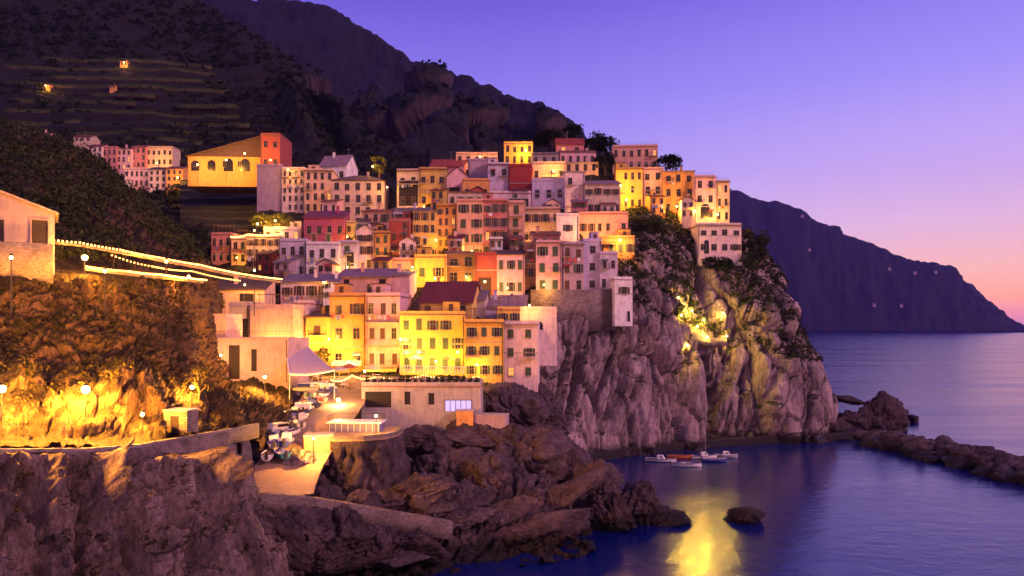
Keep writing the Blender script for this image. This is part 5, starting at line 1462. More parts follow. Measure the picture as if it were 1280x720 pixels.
# =================================================================== round bastion, walls, doors
def bastion():
    lb = 'round stone bastion with a rail and a flat terrace beside the ramp'; LABELS.add(lb)
    cx, cy, top = W(441, 545, 103)
    top = 14.3
    root = empty('bastion', (cx, cy, top)); tag(root, lb, 'bastion')
    pr = [(-5.6, 1.5), (-5.3, -2.5), (-3.6, -5.2), (-.8, -6.6), (2.6, -6.3), (5.0, -4.6), (6.0, -2.0), (6.1, 2.0), (5.4, 6.5), (-4.5, 6.5)]
    P = []
    nz = 26
    prr = []
    for i in range(len(pr)):
        a = pr[i]; b = pr[(i + 1) % len(pr)]
        for k in range(12): prr.append((a[0] + (b[0] - a[0]) * k / 12, a[1] + (b[1] - a[1]) * k / 12))
    n = len(prr)
    for j in range(nz):
        z = -9.5 + 9.5 * j / (nz - 1)
        s = 1 + .012 * (-z)
        for x, y in prr: P.append((x * s, y * s, z))
    P = np.array(P)
    c = P.copy(); c[:, 2] = 0; c /= np.linalg.norm(c, axis=1, keepdims=True)
    d = .9 * rock_disp(P, 1.2, (1.6, 1.6, 4.5), .1, 301) + .5 * rock_disp(P, .8, (.7, .7, 1.4), .2, 303) + .35 * fbm(P / 1.2, 5, 302, .6, True)
    P += c * (d * np.clip(-P[:, 2] / 2.0, 0, 1))[:, None]
    Q = [(j * n + i, j * n + (i + 1) % n, (j + 1) * n + (i + 1) % n, (j + 1) * n + i) for j in range(nz - 1) for i in range(n)]
    obj('rock_wall', mesh_np('rock_wall', P, Q, M['rock']), root)
    MB().poly([(x * 1.02, y * 1.02, -.02) for x, y in prr] + [(x * 1.02, y * 1.02, .18) for x, y in prr], [tuple(range(n, 2 * n))] + [(i, (i + 1) % n, (i + 1) % n + n, i + n) for i in range(n)]).build('terrace', M['paving'], root)
    m = MB()
    for i in range(0, 96):                       # low rim wall round the seaward side
        a = prr[i]; b = prr[i + 1]
        m.poly([(a[0] * 1.0, a[1] * 1.0, .18), (b[0], b[1], .18), (b[0], b[1], .62), (a[0], a[1], .62), (a[0] * .94, a[1] * .94, .18), (b[0] * .94, b[1] * .94, .18), (b[0] * .94, b[1] * .94, .62), (a[0] * .94, a[1] * .94, .62)],
               [(0, 1, 2, 3), (5, 4, 7, 6), (3, 2, 6, 7)])
    m.build('rim_wall', M['masonry'], root)
    # flat topped kiosk
    lb = 'low flat topped white and blue kiosk on the round bastion'; LABELS.add(lb)
    k = empty('kiosk', (cx + .2, cy + 1.4, top + .18), R(-3)); tag(k, lb, 'kiosk')
    m = MB(); m.box(-3.3, 3.3, -1.3, 1.5, 0, 1.15); m.build('wall', simple('blue_grey_paint', (.16, .15, .30)), k)
    MB().box(-3.55, 3.55, -1.6, 1.8, 1.153, 1.36).build('roof', M['white'], k)
    m = MB()
    for i in range(9): m.box(-3.2 + i * .8 - .03, -3.2 + i * .8 + .03, -1.34, -1.303, .1, 1.1)
    m.build('panel_strip', M['white'], k)
    add_railing(k, [(-3.4, -1.5), (-3.4, 1.7), (3.4, 1.7), (3.4, -1.5)], 1.36, .8)
bastion()
def small_block(label, name, cat, px, py, D, sx, sy, sz, mat, rz=0, group=None):
    assert label not in LABELS; LABELS.add(label)
    m = MB(); m.box(-sx / 2, sx / 2, 0, sy, -1.5, sz)
    o = m.mesh('wall', mat)
    root = empty(name, W(px, py, D), R(rz)); tag(root, label, cat, group)
    obj('wall', o, root)
    MB().box(-sx / 2 - .08, sx / 2 + .08, -.08, sy + .08, sz + .003, sz + .14).build('coping', M['stone_trim'], root)
    return root
small_block('small brown masonry hut at the upper edge of the ramp', 'hut', 'hut', 398, 566, 96.5, 3.4, 2.6, 2.0, plaster((.36, .2, .12)), 10, 'harbour structures')
o_ = small_block('orange lit narrow wall panel under the blue lit window of the boathouse', 'end_wall', 'wall', 581, 558, 119, 2.5, 2.4, 5.2, plaster(C['orange']), 4, 'harbour structures')
o_ = small_block('grey mauve slab wall right of the orange lit panel', 'slab_wall', 'wall', 612, 550, 119.5, 4.8, 3.0, 3.6, plaster(C['mauve']), -10, 'harbour structures')
r_ = small_block('stone pillbox hut with a black doorway on the lit bank', 'stone_hut', 'hut', 219, 538, 73.5, 2.3, 2.0, 1.75, M['rubble'], -8, 'harbour structures')
MB().box(-.45, .35, -.05, -.003, 0, 1.3).build('doorway', simple('opening_shade', (0.02, 0.012, 0.014), 0.9), r_)  # flat dark panel, painted shade of the doorway hollow

# lit blue window of the boathouse
for o in [x for x in col.objects if x.get('label', '').startswith('long low boathouse')]:
    dw = 18.2 / 2
    a = MB(); x0, x1 = -dw + 18.2 * .70, -dw + 18.2 * .92
    a.box(x0, x1, -.05, -.003, .75, 2.35); wo = a.build('shop_window', emis('cool_lit_glass', (.42, .45, 1.0), .85), o)
    f = MB()
    for k_ in range(6):
        xx = x0 + (x1 - x0) * k_ / 5; f.box(xx - .05, xx + .05, -.1, -.053, .7, 2.4)
    f.box(x0 - .05, x1 + .05, -.12, -.102, 2.36, 2.5); f.build('window_bars', M['frame'], wo)

M['parapet'] = masonry((.5, .38, .26), 2.0)
# balustrades --------------------------------------------------------
def balustrade(label, pts, mat, hgt=1.0, step=.5, name='balustrade', planters=True):
    assert label not in LABELS; LABELS.add(label)
    root = empty(name, pts[0]); tag(root, label, 'balustrade')
    r = MB(); p0 = Vector(pts[0]); bm_ = MB().tube((0, 0, 0), (0, 0, hgt), .09, .07, 6).mesh('baluster', mat); seg_end = None
    for a, c in zip(pts[:-1], pts[1:]):
        a = Vector(a) - p0; c = Vector(c) - p0; d = c - a; n = max(1, int(d.length / step))
        for i in range(n + (1 if c is seg_end else 0)):
            q = a + d * i / n; obj('baluster', bm_, root, q)
        u = d.normalized(); s = Vector((-u.y, u.x, 0)) * .14
        z = Vector((0, 0, hgt)); z2 = Vector((0, 0, hgt + .14))
        r.poly([a - s + z, c - s + z, c + s + z, a + s + z, a - s + z2, c - s + z2, c + s + z2, a + s + z2], [(0, 3, 2, 1), (4, 5, 6, 7), (0, 1, 5, 4), (1, 2, 6, 5), (2, 3, 7, 6), (3, 0, 4, 7)])
    r.build('handrail', mat, root)
balustrade('white balustrade with planters along the terrace of the bright yellow house', [W(500, 466, 140.5), W(545, 467, 140), W(583, 468, 139.5)], M['white'], 1.2, .45)
balustrade('pale balustrade round the square above the boathouse', [W(450, 478, 131), W(500, 480, 130.5), W(560, 481, 130), W(600, 481, 130)], M['stone_trim'], 1.0, .5)
wall_strip('parapet_wall', 'lit pale parapet of the upper road under the long golden string of bulbs', 'wall', [W(62, 302, 93), W(100, 306, 95), W(150, 315, 99), W(200, 325, 105), W(250, 334, 113), W(300, 345, 123), W(352, 352, 133)], .1, .22, .35, M['parapet'])
wall_strip('parapet_wall', 'lit pale parapet of the lower path off the upper road', 'wall', [W(108, 336, 88.3), W(160, 342, 92), W(200, 346, 97), W(255, 352, 106)], .1, .22, .35, M['parapet'])
wall_strip('fence_wall', 'orange lit stone wall at the roadside below the white pink modern house', 'wall', [W(-60, 334, 81), W(-20, 334, 82), W(20, 335, 83), W(66, 337, 84.5)], 2.7, 1.5, .5, M['parapet'])

# =================================================================== canopy and market
def canopy():
    lb = 'big mauve tent canopy with a white rim over the harbour market'; LABELS.add(lb)
    root = empty('canopy', W(385, 484, 127)); tag(root, lb, 'canopy')
    b = Vector(root.location)
    k = lambda px, py, D: Vector(W(px, py, D)) - b
    n = 12; V = []
    A_, B_, C_, D_ = k(356, 426, 131), k(362, 468, 119), k(418, 463, 121), k(378, 424, 138)
    for i in range(n + 1):
        for j in range(n + 1):
            u = i / n; v = j / n
            p = (A_ * (1 - u) + D_ * u) * (1 - v) + (B_ * (1 - u) + C_ * u) * v
            p.z -= .9 * 4 * v * (1 - v) * .4 * (1 - .3 * u) + .3 * math.sin(u * math.pi) * v
            V.append(tuple(p))
    m = n + 1
    Q = [(i * m + j, i * m + j + 1, (i + 1) * m + j + 1, (i + 1) * m + j) for i in range(n) for j in range(n)]
    me = mesh_np('cloth', V, Q, simple('mauve_canvas', (.42, .34, .40), .8), True)
    c = obj('cloth', me, root); md = c.modifiers.new('thick', 'SOLIDIFY'); md.thickness = .08
    r = MB()
    for i in range(n):
        a = Vector(V[i * m + n]); e = Vector(V[(i + 1) * m + n]); r.tube(a, e, .13, n=6)
        a = Vector(V[i]); 
    for j in range(n):
        a = Vector(V[j]); e = Vector(V[j + 1]); r.tube(a, e, .12, n=6)
    r.build('rim', M['white'], root)
    for q in (B_, C_, A_, D_):
        MB().tube((q.x, q.y, -3.5), q, .07).build('pole', M['pale_metal'], root)
canopy()

# stalls with parasols and tables on the square
def parasol(label, px, py, D, r=1.5, c=(.6, .5, .4)):
    assert label not in LABELS; LABELS.add(label)
    root = empty('parasol', W(px, py, D)); tag(root, label, 'parasol', 'parasols of the harbour restaurants')
    MB().tube((0, 0, 0), (0, 0, 2.5), .04).build('pole', M['pale_metal'], root)
    n = 8; pts = [(0, 0, 2.75)] + [(r * math.cos(2 * math.pi * k / n), r * math.sin(2 * math.pi * k / n), 2.15) for k in range(n)] + [(r * math.cos(2 * math.pi * k / n), r * math.sin(2 * math.pi * k / n), 1.95) for k in range(n)]
    MB().poly(pts, [(0, 1 + k, 1 + (k + 1) % n) for k in range(n)] + [(1 + k, 1 + n + k, 1 + n + (k + 1) % n, 1 + (k + 1) % n) for k in range(n)]).build('cover', simple('parasol_cloth', c, .8), root)
parasol('cream parasol nearest the mauve tent canopy', 424, 478, 133)
parasol('reddish parasol in front of the tall orange house', 436, 474, 136, 1.5, (.4, .1, .07))
parasol('small cream parasol in front of the tall pink house with balconies', 466, 476, 137, 1.4, (.62, .5, .36))
parasol('white parasol on the terrace of the bright yellow house', 520, 463, 141, 1.3, (.7, .66, .6))
parasol('yellow parasol at the right of the terrace of the bright yellow house', 560, 463, 141.5, 1.3, (.6, .45, .12))
tm = None
g = random.Random(21)
for i in range(20):
    px = g.uniform(378, 480); D = g.uniform(128, 139); py = 482 - (D - 128) * .9
    x, y, z = W(px, py, D); z = (ground(x, y, 60) or z)
    root = empty('cafe_table', (x, y, z)); tag(root, 'small cafe table with a pale cloth on the lit harbour square', 'table', 'cafe tables on the harbour square')
    if tm is None:
        tm = (MB().tube((0, 0, .72), (0, 0, .78), .5, n=10).mesh('tabletop', M['white']), MB().tube((0, 0, 0), (0, 0, .72), .05).mesh('pedestal', M['metal']),)
    obj('tabletop', tm[0], root); obj('pedestal', tm[1], root)
    for k in range(2):
        a = g.random() * 6.28
        ch = empty('cafe_chair', (x + .9 * math.cos(a), y + .9 * math.sin(a), z), a + 1.57); tag(ch, 'small dark chair at a cafe table on the lit harbour square', 'chair', 'cafe chairs on the harbour square')
        if i == 0 and k == 0:
            s_ = MB(); s_.box(-.22, .22, -.22, .22, .42, .47); sm_ = s_.mesh('seat', M['wood'])
            s_ = MB(); s_.box(-.22, .22, -.24, -.2, .5, .95); bk_ = s_.mesh('backrest', M['wood'])
            s_ = MB(); s_.tube((0, 0, 0), (0, 0, .42), .025, n=5); lg_ = s_.mesh('leg', M['metal'])
        obj('seat', sm_, ch); obj('backrest', bk_, ch)
        for lx in (-.19, .19):
            for ly in (-.19, .19): obj('leg', lg_, ch, (lx, ly, 0))

# =================================================================== boats
def boat_mesh(Lh, bw_, hh, hullc, trimc, sheer=.35):
    n = 14; m = 7; V = []
    for i in range(n + 1):
        t = i / n; x = (t - .5) * Lh
        wv = bw_ / 2 * (1 - max(0, (t - .35) / .65) ** 2.2) * (.82 + .18 * min(1, t / .3))
        top = hh * (1 + sheer * max(0, t - .4) ** 1.5 * 2)
        for j in range(m):
            a = math.pi * j / (m - 1)
            V.append((x, -wv * math.cos(a) if i < n else 0, top - (top + .12) * math.sin(a) ** .7 if 0 < j < m - 1 else top))
    mm = MB(); mm.poly(V, [(i * m + j, (i + 1) * m + j, (i + 1) * m + j + 1, i * m + j + 1) for i in range(n) for j in range(m - 1)] + [tuple(range(m))])
    hull = mm.mesh('hull', hullc)
    dk = MB(); dk.poly([(v[0], v[1] * .92, v[2] - .12) for i in range(n + 1) for v in (V[i * m], V[i * m + m - 1])], [(2 * i, 2 * i + 1, 2 * i + 3, 2 * i + 2) for i in range(n)])
    deck = dk.mesh('deck', M['wood'])
    gw = MB()
    for i in range(n):
        for e in (0, m - 1): gw.tube(V[i * m + e], V[(i + 1) * m + e], .05, n=5)
    gun = gw.mesh('gunwale', trimc)
    return hull, deck, gun
HC = dict(white=M['white'], blue=simple('blue_hull', (.05, .07, .30), .4), red=simple('red_hull', (.40, .06, .04), .4), navy=simple('navy_hull', (.02, .02, .09), .4), grey=simple('grey_hull', (.35, .33, .38), .4), teal=simple('teal_hull', (.05, .2, .22), .4), orange=simple('orange_hull', (.55, .16, .04), .4))
_b = {}
def boat(label, loc, rz, Lh=5.0, hull='white', trim='blue', cabin=False, cover=None, group='boats pulled up on the harbour ramp', tilt=0.0, mast=False, pitch=0.0):
    LABELS.add(label)
    k = (Lh, hull, trim)
    if k not in _b: _b[k] = boat_mesh(Lh, Lh * .36, .62, HC[hull], HC[trim])
    root = empty('boat', loc, rz); root.rotation_euler = (tilt, pitch, rz); tag(root, label, 'boat', group)
    for nme, me in zip(('hull', 'deck', 'gunwale'), _b[k]): obj(nme, me, root)
    if not cover:
        MB().box(-.12 - Lh * .15, .12 - Lh * .15, -Lh * .15, Lh * .15, .5, .56).build('thwart', M['wood'], root)
        MB().box(-.12 + Lh * .12, .12 + Lh * .12, -Lh * .14, Lh * .14, .52, .58).build('thwart', M['wood'], root)
    if cabin:
        c = MB(); c.poly([(-.7, -.6, .5), (.9, -.5, .5), (.9, .5, .5), (-.7, .6, .5), (-.7, -.55, 1.35), (.45, -.45, 1.35), (.45, .45, 1.35), (-.7, .55, 1.35)], [(4, 5, 6, 7), (0, 1, 5, 4), (1, 2, 6, 5), (2, 3, 7, 6), (3, 0, 4, 7)])
        cb = c.build('cabin', M['white'], root)
        MB().box(.0, .35, -.53, .53, .95, 1.2).build('cabin_window', M['pane'], cb)
    if cover:
        n = 8; V = []
        for i in range(n + 1):
            t = i / n; x = (t - .5) * Lh * .86; ww = Lh * .17 * (1 - max(0, (t - .5) / .5) ** 2) + .05
            V += [(x, -ww, .56), (x, 0, .56 + .38 * math.sin(math.pi * min(1, t * 1.1) * .9 + .15)), (x, ww, .56)]
        MB().poly(V, [(i * 3 + j, i * 3 + 3 + j, i * 3 + 4 + j, i * 3 + 1 + j) for i in range(n) for j in range(2)]).build('cover', HC[cover], root)
    if mast: MB().tube((.3, 0, .4), (.3, 0, 4.2), .04).build('mast', M['pale_metal'], root)
    MB().box(-Lh / 2 - .28, -Lh / 2 - .02, -.14, .14, .1, .95).build('outboard_motor', M['metal'], root)
    return root
GB = 'boats moored in the cove'
def sea_at(px, py): D = H * 1000 / (py - HY); return ((px - 640) * D / 1000, D, 0)
boat('long white motorboat moored leftmost of the cove boats', sea_at(826, 577), R(-20), 6.4, 'white', 'blue', True, None, GB)
boat('white boat with a blue tarpaulin in front of the cove boats', sea_at(858, 583), R(-12), 6.0, 'white', 'navy', False, 'blue', GB)
boat('orange and red open boat moored behind the white motorboat', sea_at(850, 573), R(-6), 5.4, 'orange', 'red', False, None, GB)
boat('white cabin boat with a mast behind the blue tarpaulin boat', sea_at(880, 573), R(4), 5.6, 'white', 'blue', True, None, GB, mast=True)
boat('small grey white boat rightmost of the cove boats', sea_at(908, 572), R(-14), 4.8, 'grey', 'white', True, None, GB)
boat('blue open boat half hidden between the cove boats', sea_at(893, 577), R(-8), 5.0, 'blue', 'white', False, None, GB)
# two lines of boats along the left side of the ramp
g = random.Random(3)
cols_ = ['white', 'blue', 'navy', 'grey', 'teal', 'red', 'white', 'blue', 'white', 'navy']
adj = dict(white='white', blue='blue', navy='navy blue', grey='grey', teal='teal', red='red')
path = [((352, 548), 98), ((342, 556), 97), ((360, 538), 101.5), ((366, 528), 105), ((372, 520), 108.5), ((378, 513), 112), ((384, 506), 116), ((389, 500), 120), ((394, 495), 123), ((398, 490), 127)]
ordw = ['lowest', 'second lowest', 'third lowest', 'fourth lowest', 'fifth lowest', 'sixth lowest', 'seventh lowest', 'eighth lowest', 'ninth lowest', 'topmost']
for row, (dx, rn) in enumerate(((-18, 'outer left'), (-3, 'inner right'))):
    for i in range(10):
        t = i / 9
        px = 338 + 58 * t + dx * (1 - .5 * t) + g.uniform(-1, 1); D = 94.5 + 32 * t
        y = D; px += 16
        x = (px - 640) * D / 1000; z = ground(x, y, 40, 'harbour_ramp') or (H - li([94, 99, 105, 113, 121, 131], [572, 556, 534, 514, 500, 484])(D) * D / 1000 + HY * D / 1000)
        c = cols_[(i * 3 + row * 4) % 10]
        boat(f'{adj[c]} boat, {ordw[i]} in the {rn} row on the ramp', (x, y, z + .18), R(100 + g.uniform(-25, 25)), 4.2 + (i % 3) * .4, c, 'white' if c != 'white' else 'blue', i % 4 == 1, (None, 'blue', 'grey')[(i + row) % 3], tilt=g.uniform(-.12, .12))
boat('larger white boat with a cabin behind the lamp at the top of the ramp', (W(394, 484, 127)[0], 127, (ground(W(394, 484, 127)[0], 127, 40) or 16) + .2), R(5), 6.6, 'white', 'navy', True, None)
boat('long blue covered boat under the mauve tent canopy', (W(384, 478, 130.5)[0], 130.5, (ground(W(384, 478, 130.5)[0], 130.5, 40) or 16) + .2), R(2), 6.8, 'blue', 'white', False, 'grey')

# cars parked at the ramp foot: two pale vans beside the buttressed wall
def car(label, px, D, rz, c):
    LABELS.add(label)
    x = (px - 640) * D / 1000; z = (ground(x, D, 40, 'harbour_ramp') or ground(x, D, 40) or 12)
    root = empty('parked_car', (x, D, z), R(rz)); tag(root, label, 'car', 'cars parked by the ramp')
    b = MB(); b.prism([(-2.1, .28), (2.1, .28), (2.15, .75), (1.3, .92), (.7, 1.4), (-1.3, 1.42), (-1.95, .95), (-2.15, .8)], -.8, .8); b.build('body', simple('car_paint', c, .3, .2, .08), root)
    for s in (-.803, .803):
        MB().prism([(-1.2, .95), (1.0, .95), (.62, 1.32), (-1.15, 1.34)], s - .01, s + .01).build('side_window', M['pane'], root)
        for q in (-1.35, 1.35): MB().tube((q, s - .06, .32), (q, s + .06, .32), .32, n=12).build('wheel', M['metal'], root)
        MB().box(2.11, 2.17, s * .75 - .15, s * .75 + .15, .6, .75).build('headlight', M['white'], root)
car('pale grey small car with its nose to the path wall, beside the ramp', 350, 103, 60, (.5, .48, .5))
car('dark blue small car parked behind the pale grey one', 360, 109, 60, (.05, .06, .14))

# =================================================================== strings of small bulbs
def string_lights(label, pts, n, r=.11, sag=.35):
    assert label not in LABELS; LABELS.add(label)
    P = [Vector(p) for p in pts]; seg = [(b - a).length for a, b in zip(P[:-1], P[1:])]; tot = sum(seg)
    root = empty('string_lights', pts[0]); tag(root, label, 'string lights', 'strings of small golden bulbs')
    o0 = P[0]; cb = MB(); bm_ = MB().ball((0, 0, 0), r, 6, 5).mesh('bulb', M['string'])
    last = None
    for i in range(n):
        d = tot * i / (n - 1); k = 0
        while k < len(seg) - 1 and d > seg[k]: d -= seg[k]; k += 1
        t = min(1, d / seg[k]); q = P[k].lerp(P[k + 1], t) - o0; q.z -= sag * 4 * t * (1 - t)
        if last is not None: cb.tube(last, q, .02, n=4)
        last = q
        obj('bulb', bm_, root, q - Vector((0, 0, r)))
    cb.build('cable', M['metal'], root)
M['string'] = emis('golden_bulb', (1.0, .45, .10), 9)
string_lights('long golden string of bulbs over the upper road railing', [W(62, 298, 92.6), W(100, 302, 94.6), W(150, 311, 98.6), W(200, 321, 104.6), W(250, 330, 112.6), W(300, 341, 122.6), W(352, 348, 132.6)], 98, .12, .06)
string_lights('golden string of bulbs over the lower path of the upper road', [W(108, 332, 88), W(160, 338, 91.6), W(200, 342, 96.6), W(258, 349, 106)], 60, .11, .06)
string_lights('middle golden string of bulbs between the road railings', [W(140, 318, 94), W(190, 332, 99), W(240, 338, 108), W(300, 350, 118)], 50, .09, .15)
string_lights('golden string of bulbs on the roof terrace of the cream tenement', [W(289, 295, 192), W(310, 292, 192), W(352, 291, 192)], 26, .2, .3)
string_lights('golden string of bulbs across the harbour market', [W(414, 474, 125), W(440, 468, 130), W(470, 470, 134)], 30, .12, .5)
string_lights('golden string of bulbs along the square above the boathouse', [W(470, 470, 133), W(530, 468, 133), W(598, 470, 133)], 40, .11, .5)

# planters along the boathouse terrace
g = random.Random(77)
pl = leaves(np.array([(g.uniform(-.25, .25), g.uniform(-.2, .2), .55 + g.uniform(0, .45)) for _ in range(7)]), np.full(7, .28), 26, .1, 5)
pm = mesh_np('foliage', pl[0], pl[1], M['leaf'])
pot = MB().tube((0, 0, 0), (0, 0, .42), .22, .3, 8).mesh('pot', tiles(ROOF['terra']))
for i in range(17):
    px = 458 + i * 8.6
    x, y, z = W(px, 486, 121.9)
    root = empty('potted_plant', (x, 122.6, W(px, 484, 122)[2] + .2), g.random() * 6); s = g.uniform(.9, 1.5); root.scale = (s, s, s)
    tag(root, 'potted plant in a clay pot along the edge of the boathouse roof terrace', 'potted plant', 'planters of the boathouse terrace')
    obj('pot', pot, root); obj('foliage', pm, root)
wall_strip('tiled_coping', 'rough tiled coping wall along the back of the boathouse roof terrace', 'wall', [W(455, 482, 130.2), W(600, 482, 130.2)], .5, 2.2, .5, tiles(ROOF['terra']))
# =================================================================== vegetation
tree('round dark pine crown standing on the ridge right of the castle like house', 832, 222, 236, 6.6, 5.0, 'leafdark', 3, 'pine_tree', 1600, .35, .75, crown_low=.25)
for lb, px, py, D, h_, r_, sd_ in [('bushy dark tree right of the bright red roofed house', 744, 196, 252, 7.5, 4.6, 5), ('dark tree left of the bright red roofed house', 690, 188, 256, 6.5, 4.6, 6), ('tall dark tree behind the bright red roofed house', 718, 184, 258, 7.5, 4.2, 7),
        ('dark tree crown touching the castle like house on the crest', 760, 198, 250, 7.0, 4.4, 8), ('small dark tree between the castle like house and the tall blank tower', 756, 216, 236, 6.0, 3.4, 9), ('low dark tree above the small pale roofed house', 676, 186, 258, 5.0, 4.0, 10)]:
    tree(lb, px, py, D, h_, r_, 'leafdark', sd_, 'evergreen_tree', 1400, .34, .85, crown_low=.15)
tree('tall olive green tree right of the detached pink white house', 942, 332, 219, 10.5, 4.6, 'leaf', 12, 'olive_tree', 2600, .32, 1.2, crown_low=.1)
tree('olive green bush tree below the tall olive tree on the cliff edge', 934, 340, 214, 5.0, 3.8, 'leaf', 13, 'olive_tree', 1400, .3, .9, crown_low=.1)
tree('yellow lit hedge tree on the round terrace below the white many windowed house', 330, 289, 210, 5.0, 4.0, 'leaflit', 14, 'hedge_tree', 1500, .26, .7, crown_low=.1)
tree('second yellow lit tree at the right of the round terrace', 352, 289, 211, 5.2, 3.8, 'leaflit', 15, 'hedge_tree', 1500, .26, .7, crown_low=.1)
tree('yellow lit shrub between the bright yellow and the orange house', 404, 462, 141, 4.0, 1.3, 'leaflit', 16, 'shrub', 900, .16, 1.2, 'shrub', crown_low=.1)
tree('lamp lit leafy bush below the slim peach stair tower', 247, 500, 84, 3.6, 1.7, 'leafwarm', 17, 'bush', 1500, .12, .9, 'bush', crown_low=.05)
tree('green bush on the cliff top beside the narrow lilac tower', 812, 292, 208, 4.0, 5.0, 'leaf', 18, 'bush', 1800, .3, .6, 'bush', crown_low=.05)
tree('dark bush under the terrace of the detached pink white house', 900, 338, 209.5, 3.5, 5.0, 'leafdark', 19, 'bush', 1800, .28, .6, 'bush', crown_low=.05)
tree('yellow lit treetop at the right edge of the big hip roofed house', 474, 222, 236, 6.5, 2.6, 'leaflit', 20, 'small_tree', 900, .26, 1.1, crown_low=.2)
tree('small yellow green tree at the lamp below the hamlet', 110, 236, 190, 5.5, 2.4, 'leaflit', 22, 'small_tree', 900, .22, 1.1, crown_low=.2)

def scr(P): return P[:, 0] / P[:, 1] * 1000 + 640, HY - (P[:, 2] - H) / P[:, 1] * 1000
def f_hill(P, Nn):
    px, py = scr(P); m = fbm(P / 30.0, 4, 401)
    st = (P[:, 2] + 2.5 * fbm(P / 60.0, 2, 44)) / 8.0; fr = st - np.floor(st)
    terr = (P[:, 2] > 55) & (P[:, 2] < 190) & (px < 330)
    rib = np.exp(-((px - (372 + .35 * (py - 140))) / 12) ** 2 - ((py - 150) / 40) ** 2)
    scar = np.exp(-((px - 165) / 24) ** 2 - ((py - 40) / 12) ** 2)
    return (m > -.30) & (~terr | ((fr > .25) & (fr < .75) & (m > -.1)) | (m > .25)) & (rib < .35) & (scar < .5)
scrub('hillside_scrub', 'dark scrub and low trees covering the terraced hillside', 'terraced_hillside', 15000, 2.6, 26, .85, M['leafdark'], f_hill, 31, .25)
scrub('mountain_scrub', 'dark woods in the folds of the crag ridge', 'crag_ridge', 6000, 5.0, 14, 2.0, M['leafdark'], lambda P, Nn: (Nn[:, 2] > .45) & (fbm(P / 60.0, 3, 7) > -.1), 32, .2)
def f_bank(P, Nn):
    px, py = scr(P); m = fbm(P / 4.0, 4, 402)
    hang = (py > 352) & (py < 470) & (px < 235) & (m > -.6)
    wood = (py < 326) & (px < 250) & ~((py > 262) & (px > 128) & (np.abs(py - 262 - (px - 128) * .85) < 16))
    low = (py > 462) & (py < 530) & (m > .28)
    hut = (px > 196) & (px < 236) & (py > 500)
    return (hang | wood | low) & ~hut & (px < 250)
scrub('bank_scrub', 'brown green hanging scrub on the bank and rock face under the upper road', 'left_bank', 30000, .60, 26, .13, M['leafwarm'], lambda P, Nn: f_bank(P, Nn) & (scr(P)[1] > 340), 33, .2)
scrub('bank_wood', 'dense wooded slope above the upper road', 'left_bank', 9000, 1.5, 34, .30, M['leaf'], lambda P, Nn: f_bank(P, Nn) & (scr(P)[1] < 330), 34, .35)
def f_cliff(P, Nn):
    px, py = scr(P); m = fbm(P / 9.0, 4, 403)
    lim = np.interp(px, [700, 760, 800, 860, 900, 960, 1040], [330, 350, 385, 405, 425, 440, 455])
    return (py < lim) & ((m > -.06) | ((py < 345) & (px > 780) & (px < 872) & (m > -.3)) | ((py < 300) & (m > -.4)) | ((np.abs(py - lim) < 16) & (m > -.25))) & (Nn[:, 2] > .12) & ~((px > 868) & (px < 930) & (py > 315) & (py < 333) & (m < .2))
scrub('cliff_scrub', 'patches of green brown scrub on the upper sea cliff', 'sea_cliff', 24000, .95, 24, .25, M['leaf'], f_cliff, 35, .2)
scrub('foreground_tufts', 'dry tufts of grass and herbs on the foreground cliff', 'foreground_cliff', 5200, .32, 22, .09, M['leafwarm'], lambda P, Nn: (fbm(P / 3.0, 3, 9) > .22) & (scr(P)[1] > 575), 36, .15)
scrub('village_plants', 'small garden plants and creepers between the houses', 'village_hillside', 9000, .55, 18, .16, M['leaf'], lambda P, Nn: fbm(P / 6.0, 3, 10) > .02, 37, .25)
scrub('valley_scrub', 'dark bushes on the valley terraces', 'valley_terraces', 5000, 1.2, 22, .4, M['leafdark'], lambda P, Nn: fbm(P / 10.0, 3, 12) > -.05, 38, .25)

# =================================================================== lamps
lamp('big yellow street lamp on the upper road right of the white modern house', 106, 322, 4200, D=88, color=(1, .36, .03), r=0.42)
lamp('yellow lamp at the start of the lower path on the upper road', 131, 339, 1500, D=86.5, color=(1, .36, .03))
lamp('yellow lamp halfway along the upper road railing', 208, 327, 2500, D=101, color=(1, .36, .03))
lamp('yellow lamp at the end of the lower path', 236, 346, 1600, D=100, color=(1, .36, .03))
lamp('yellow lamp behind the orange lit fence wall at the left edge', 14, 322, 450, D=79.5, color=(1, .36, .03))
lamp('yellow lamp where the upper road reaches the stone house', 318, 338, 500, D=128)
lamp('yellow lamp on the lit bank in front of the round outcrop', 107, 487, 15000, D=66, color=(1, .36, .03), r=0.45)
lamp('yellow lamp at the left edge of the photo on the lit bank', 2, 486, 12000, D=61, color=(1, .36, .03), r=0.42)
lamp('yellow lamp in the leafy bush below the slim peach stair tower', 240, 484, 5000, D=82, color=(1, .36, .03), r=0.3)
lamp('yellow lamp on the rock below the mauve harbour building', 331, 471, 9000, D=112, r=.3, color=(1, .36, .03))
lamp('added yellow lamp beside the stone pillbox hut', 178, 518, 3000, D=69, color=(1, .36, .03))  # added lamp, gives the bank more light
lamp('bright white globe lamp at the top of the harbour ramp', 423, 500, 1500, D=117, r=.42, color=(1, .50, .14))
lamp('second white yellow lamp just above the white globe lamp', 414, 480, 900, D=127, r=.28, color=(1, .55, .16))
lamp('yellow lamp at the corner of the tall pink house with balconies', 456, 464, 1200, D=142, r=.26)
lamp('yellow wall lamp between the small yellow and the tall orange house', 411, 424, 1300, D=143.5, kind='wall')
lamp('yellow wall lamp on the left corner of the bright yellow house', 501, 424, 1500, D=141, kind='wall', r=.3)
lamp('yellow wall lamp low in the middle of the bright yellow house', 545, 452, 700, D=141.5, kind='wall')
lamp('yellow wall lamp on the deeper yellow house', 596, 456, 500, D=139.8, kind='wall')
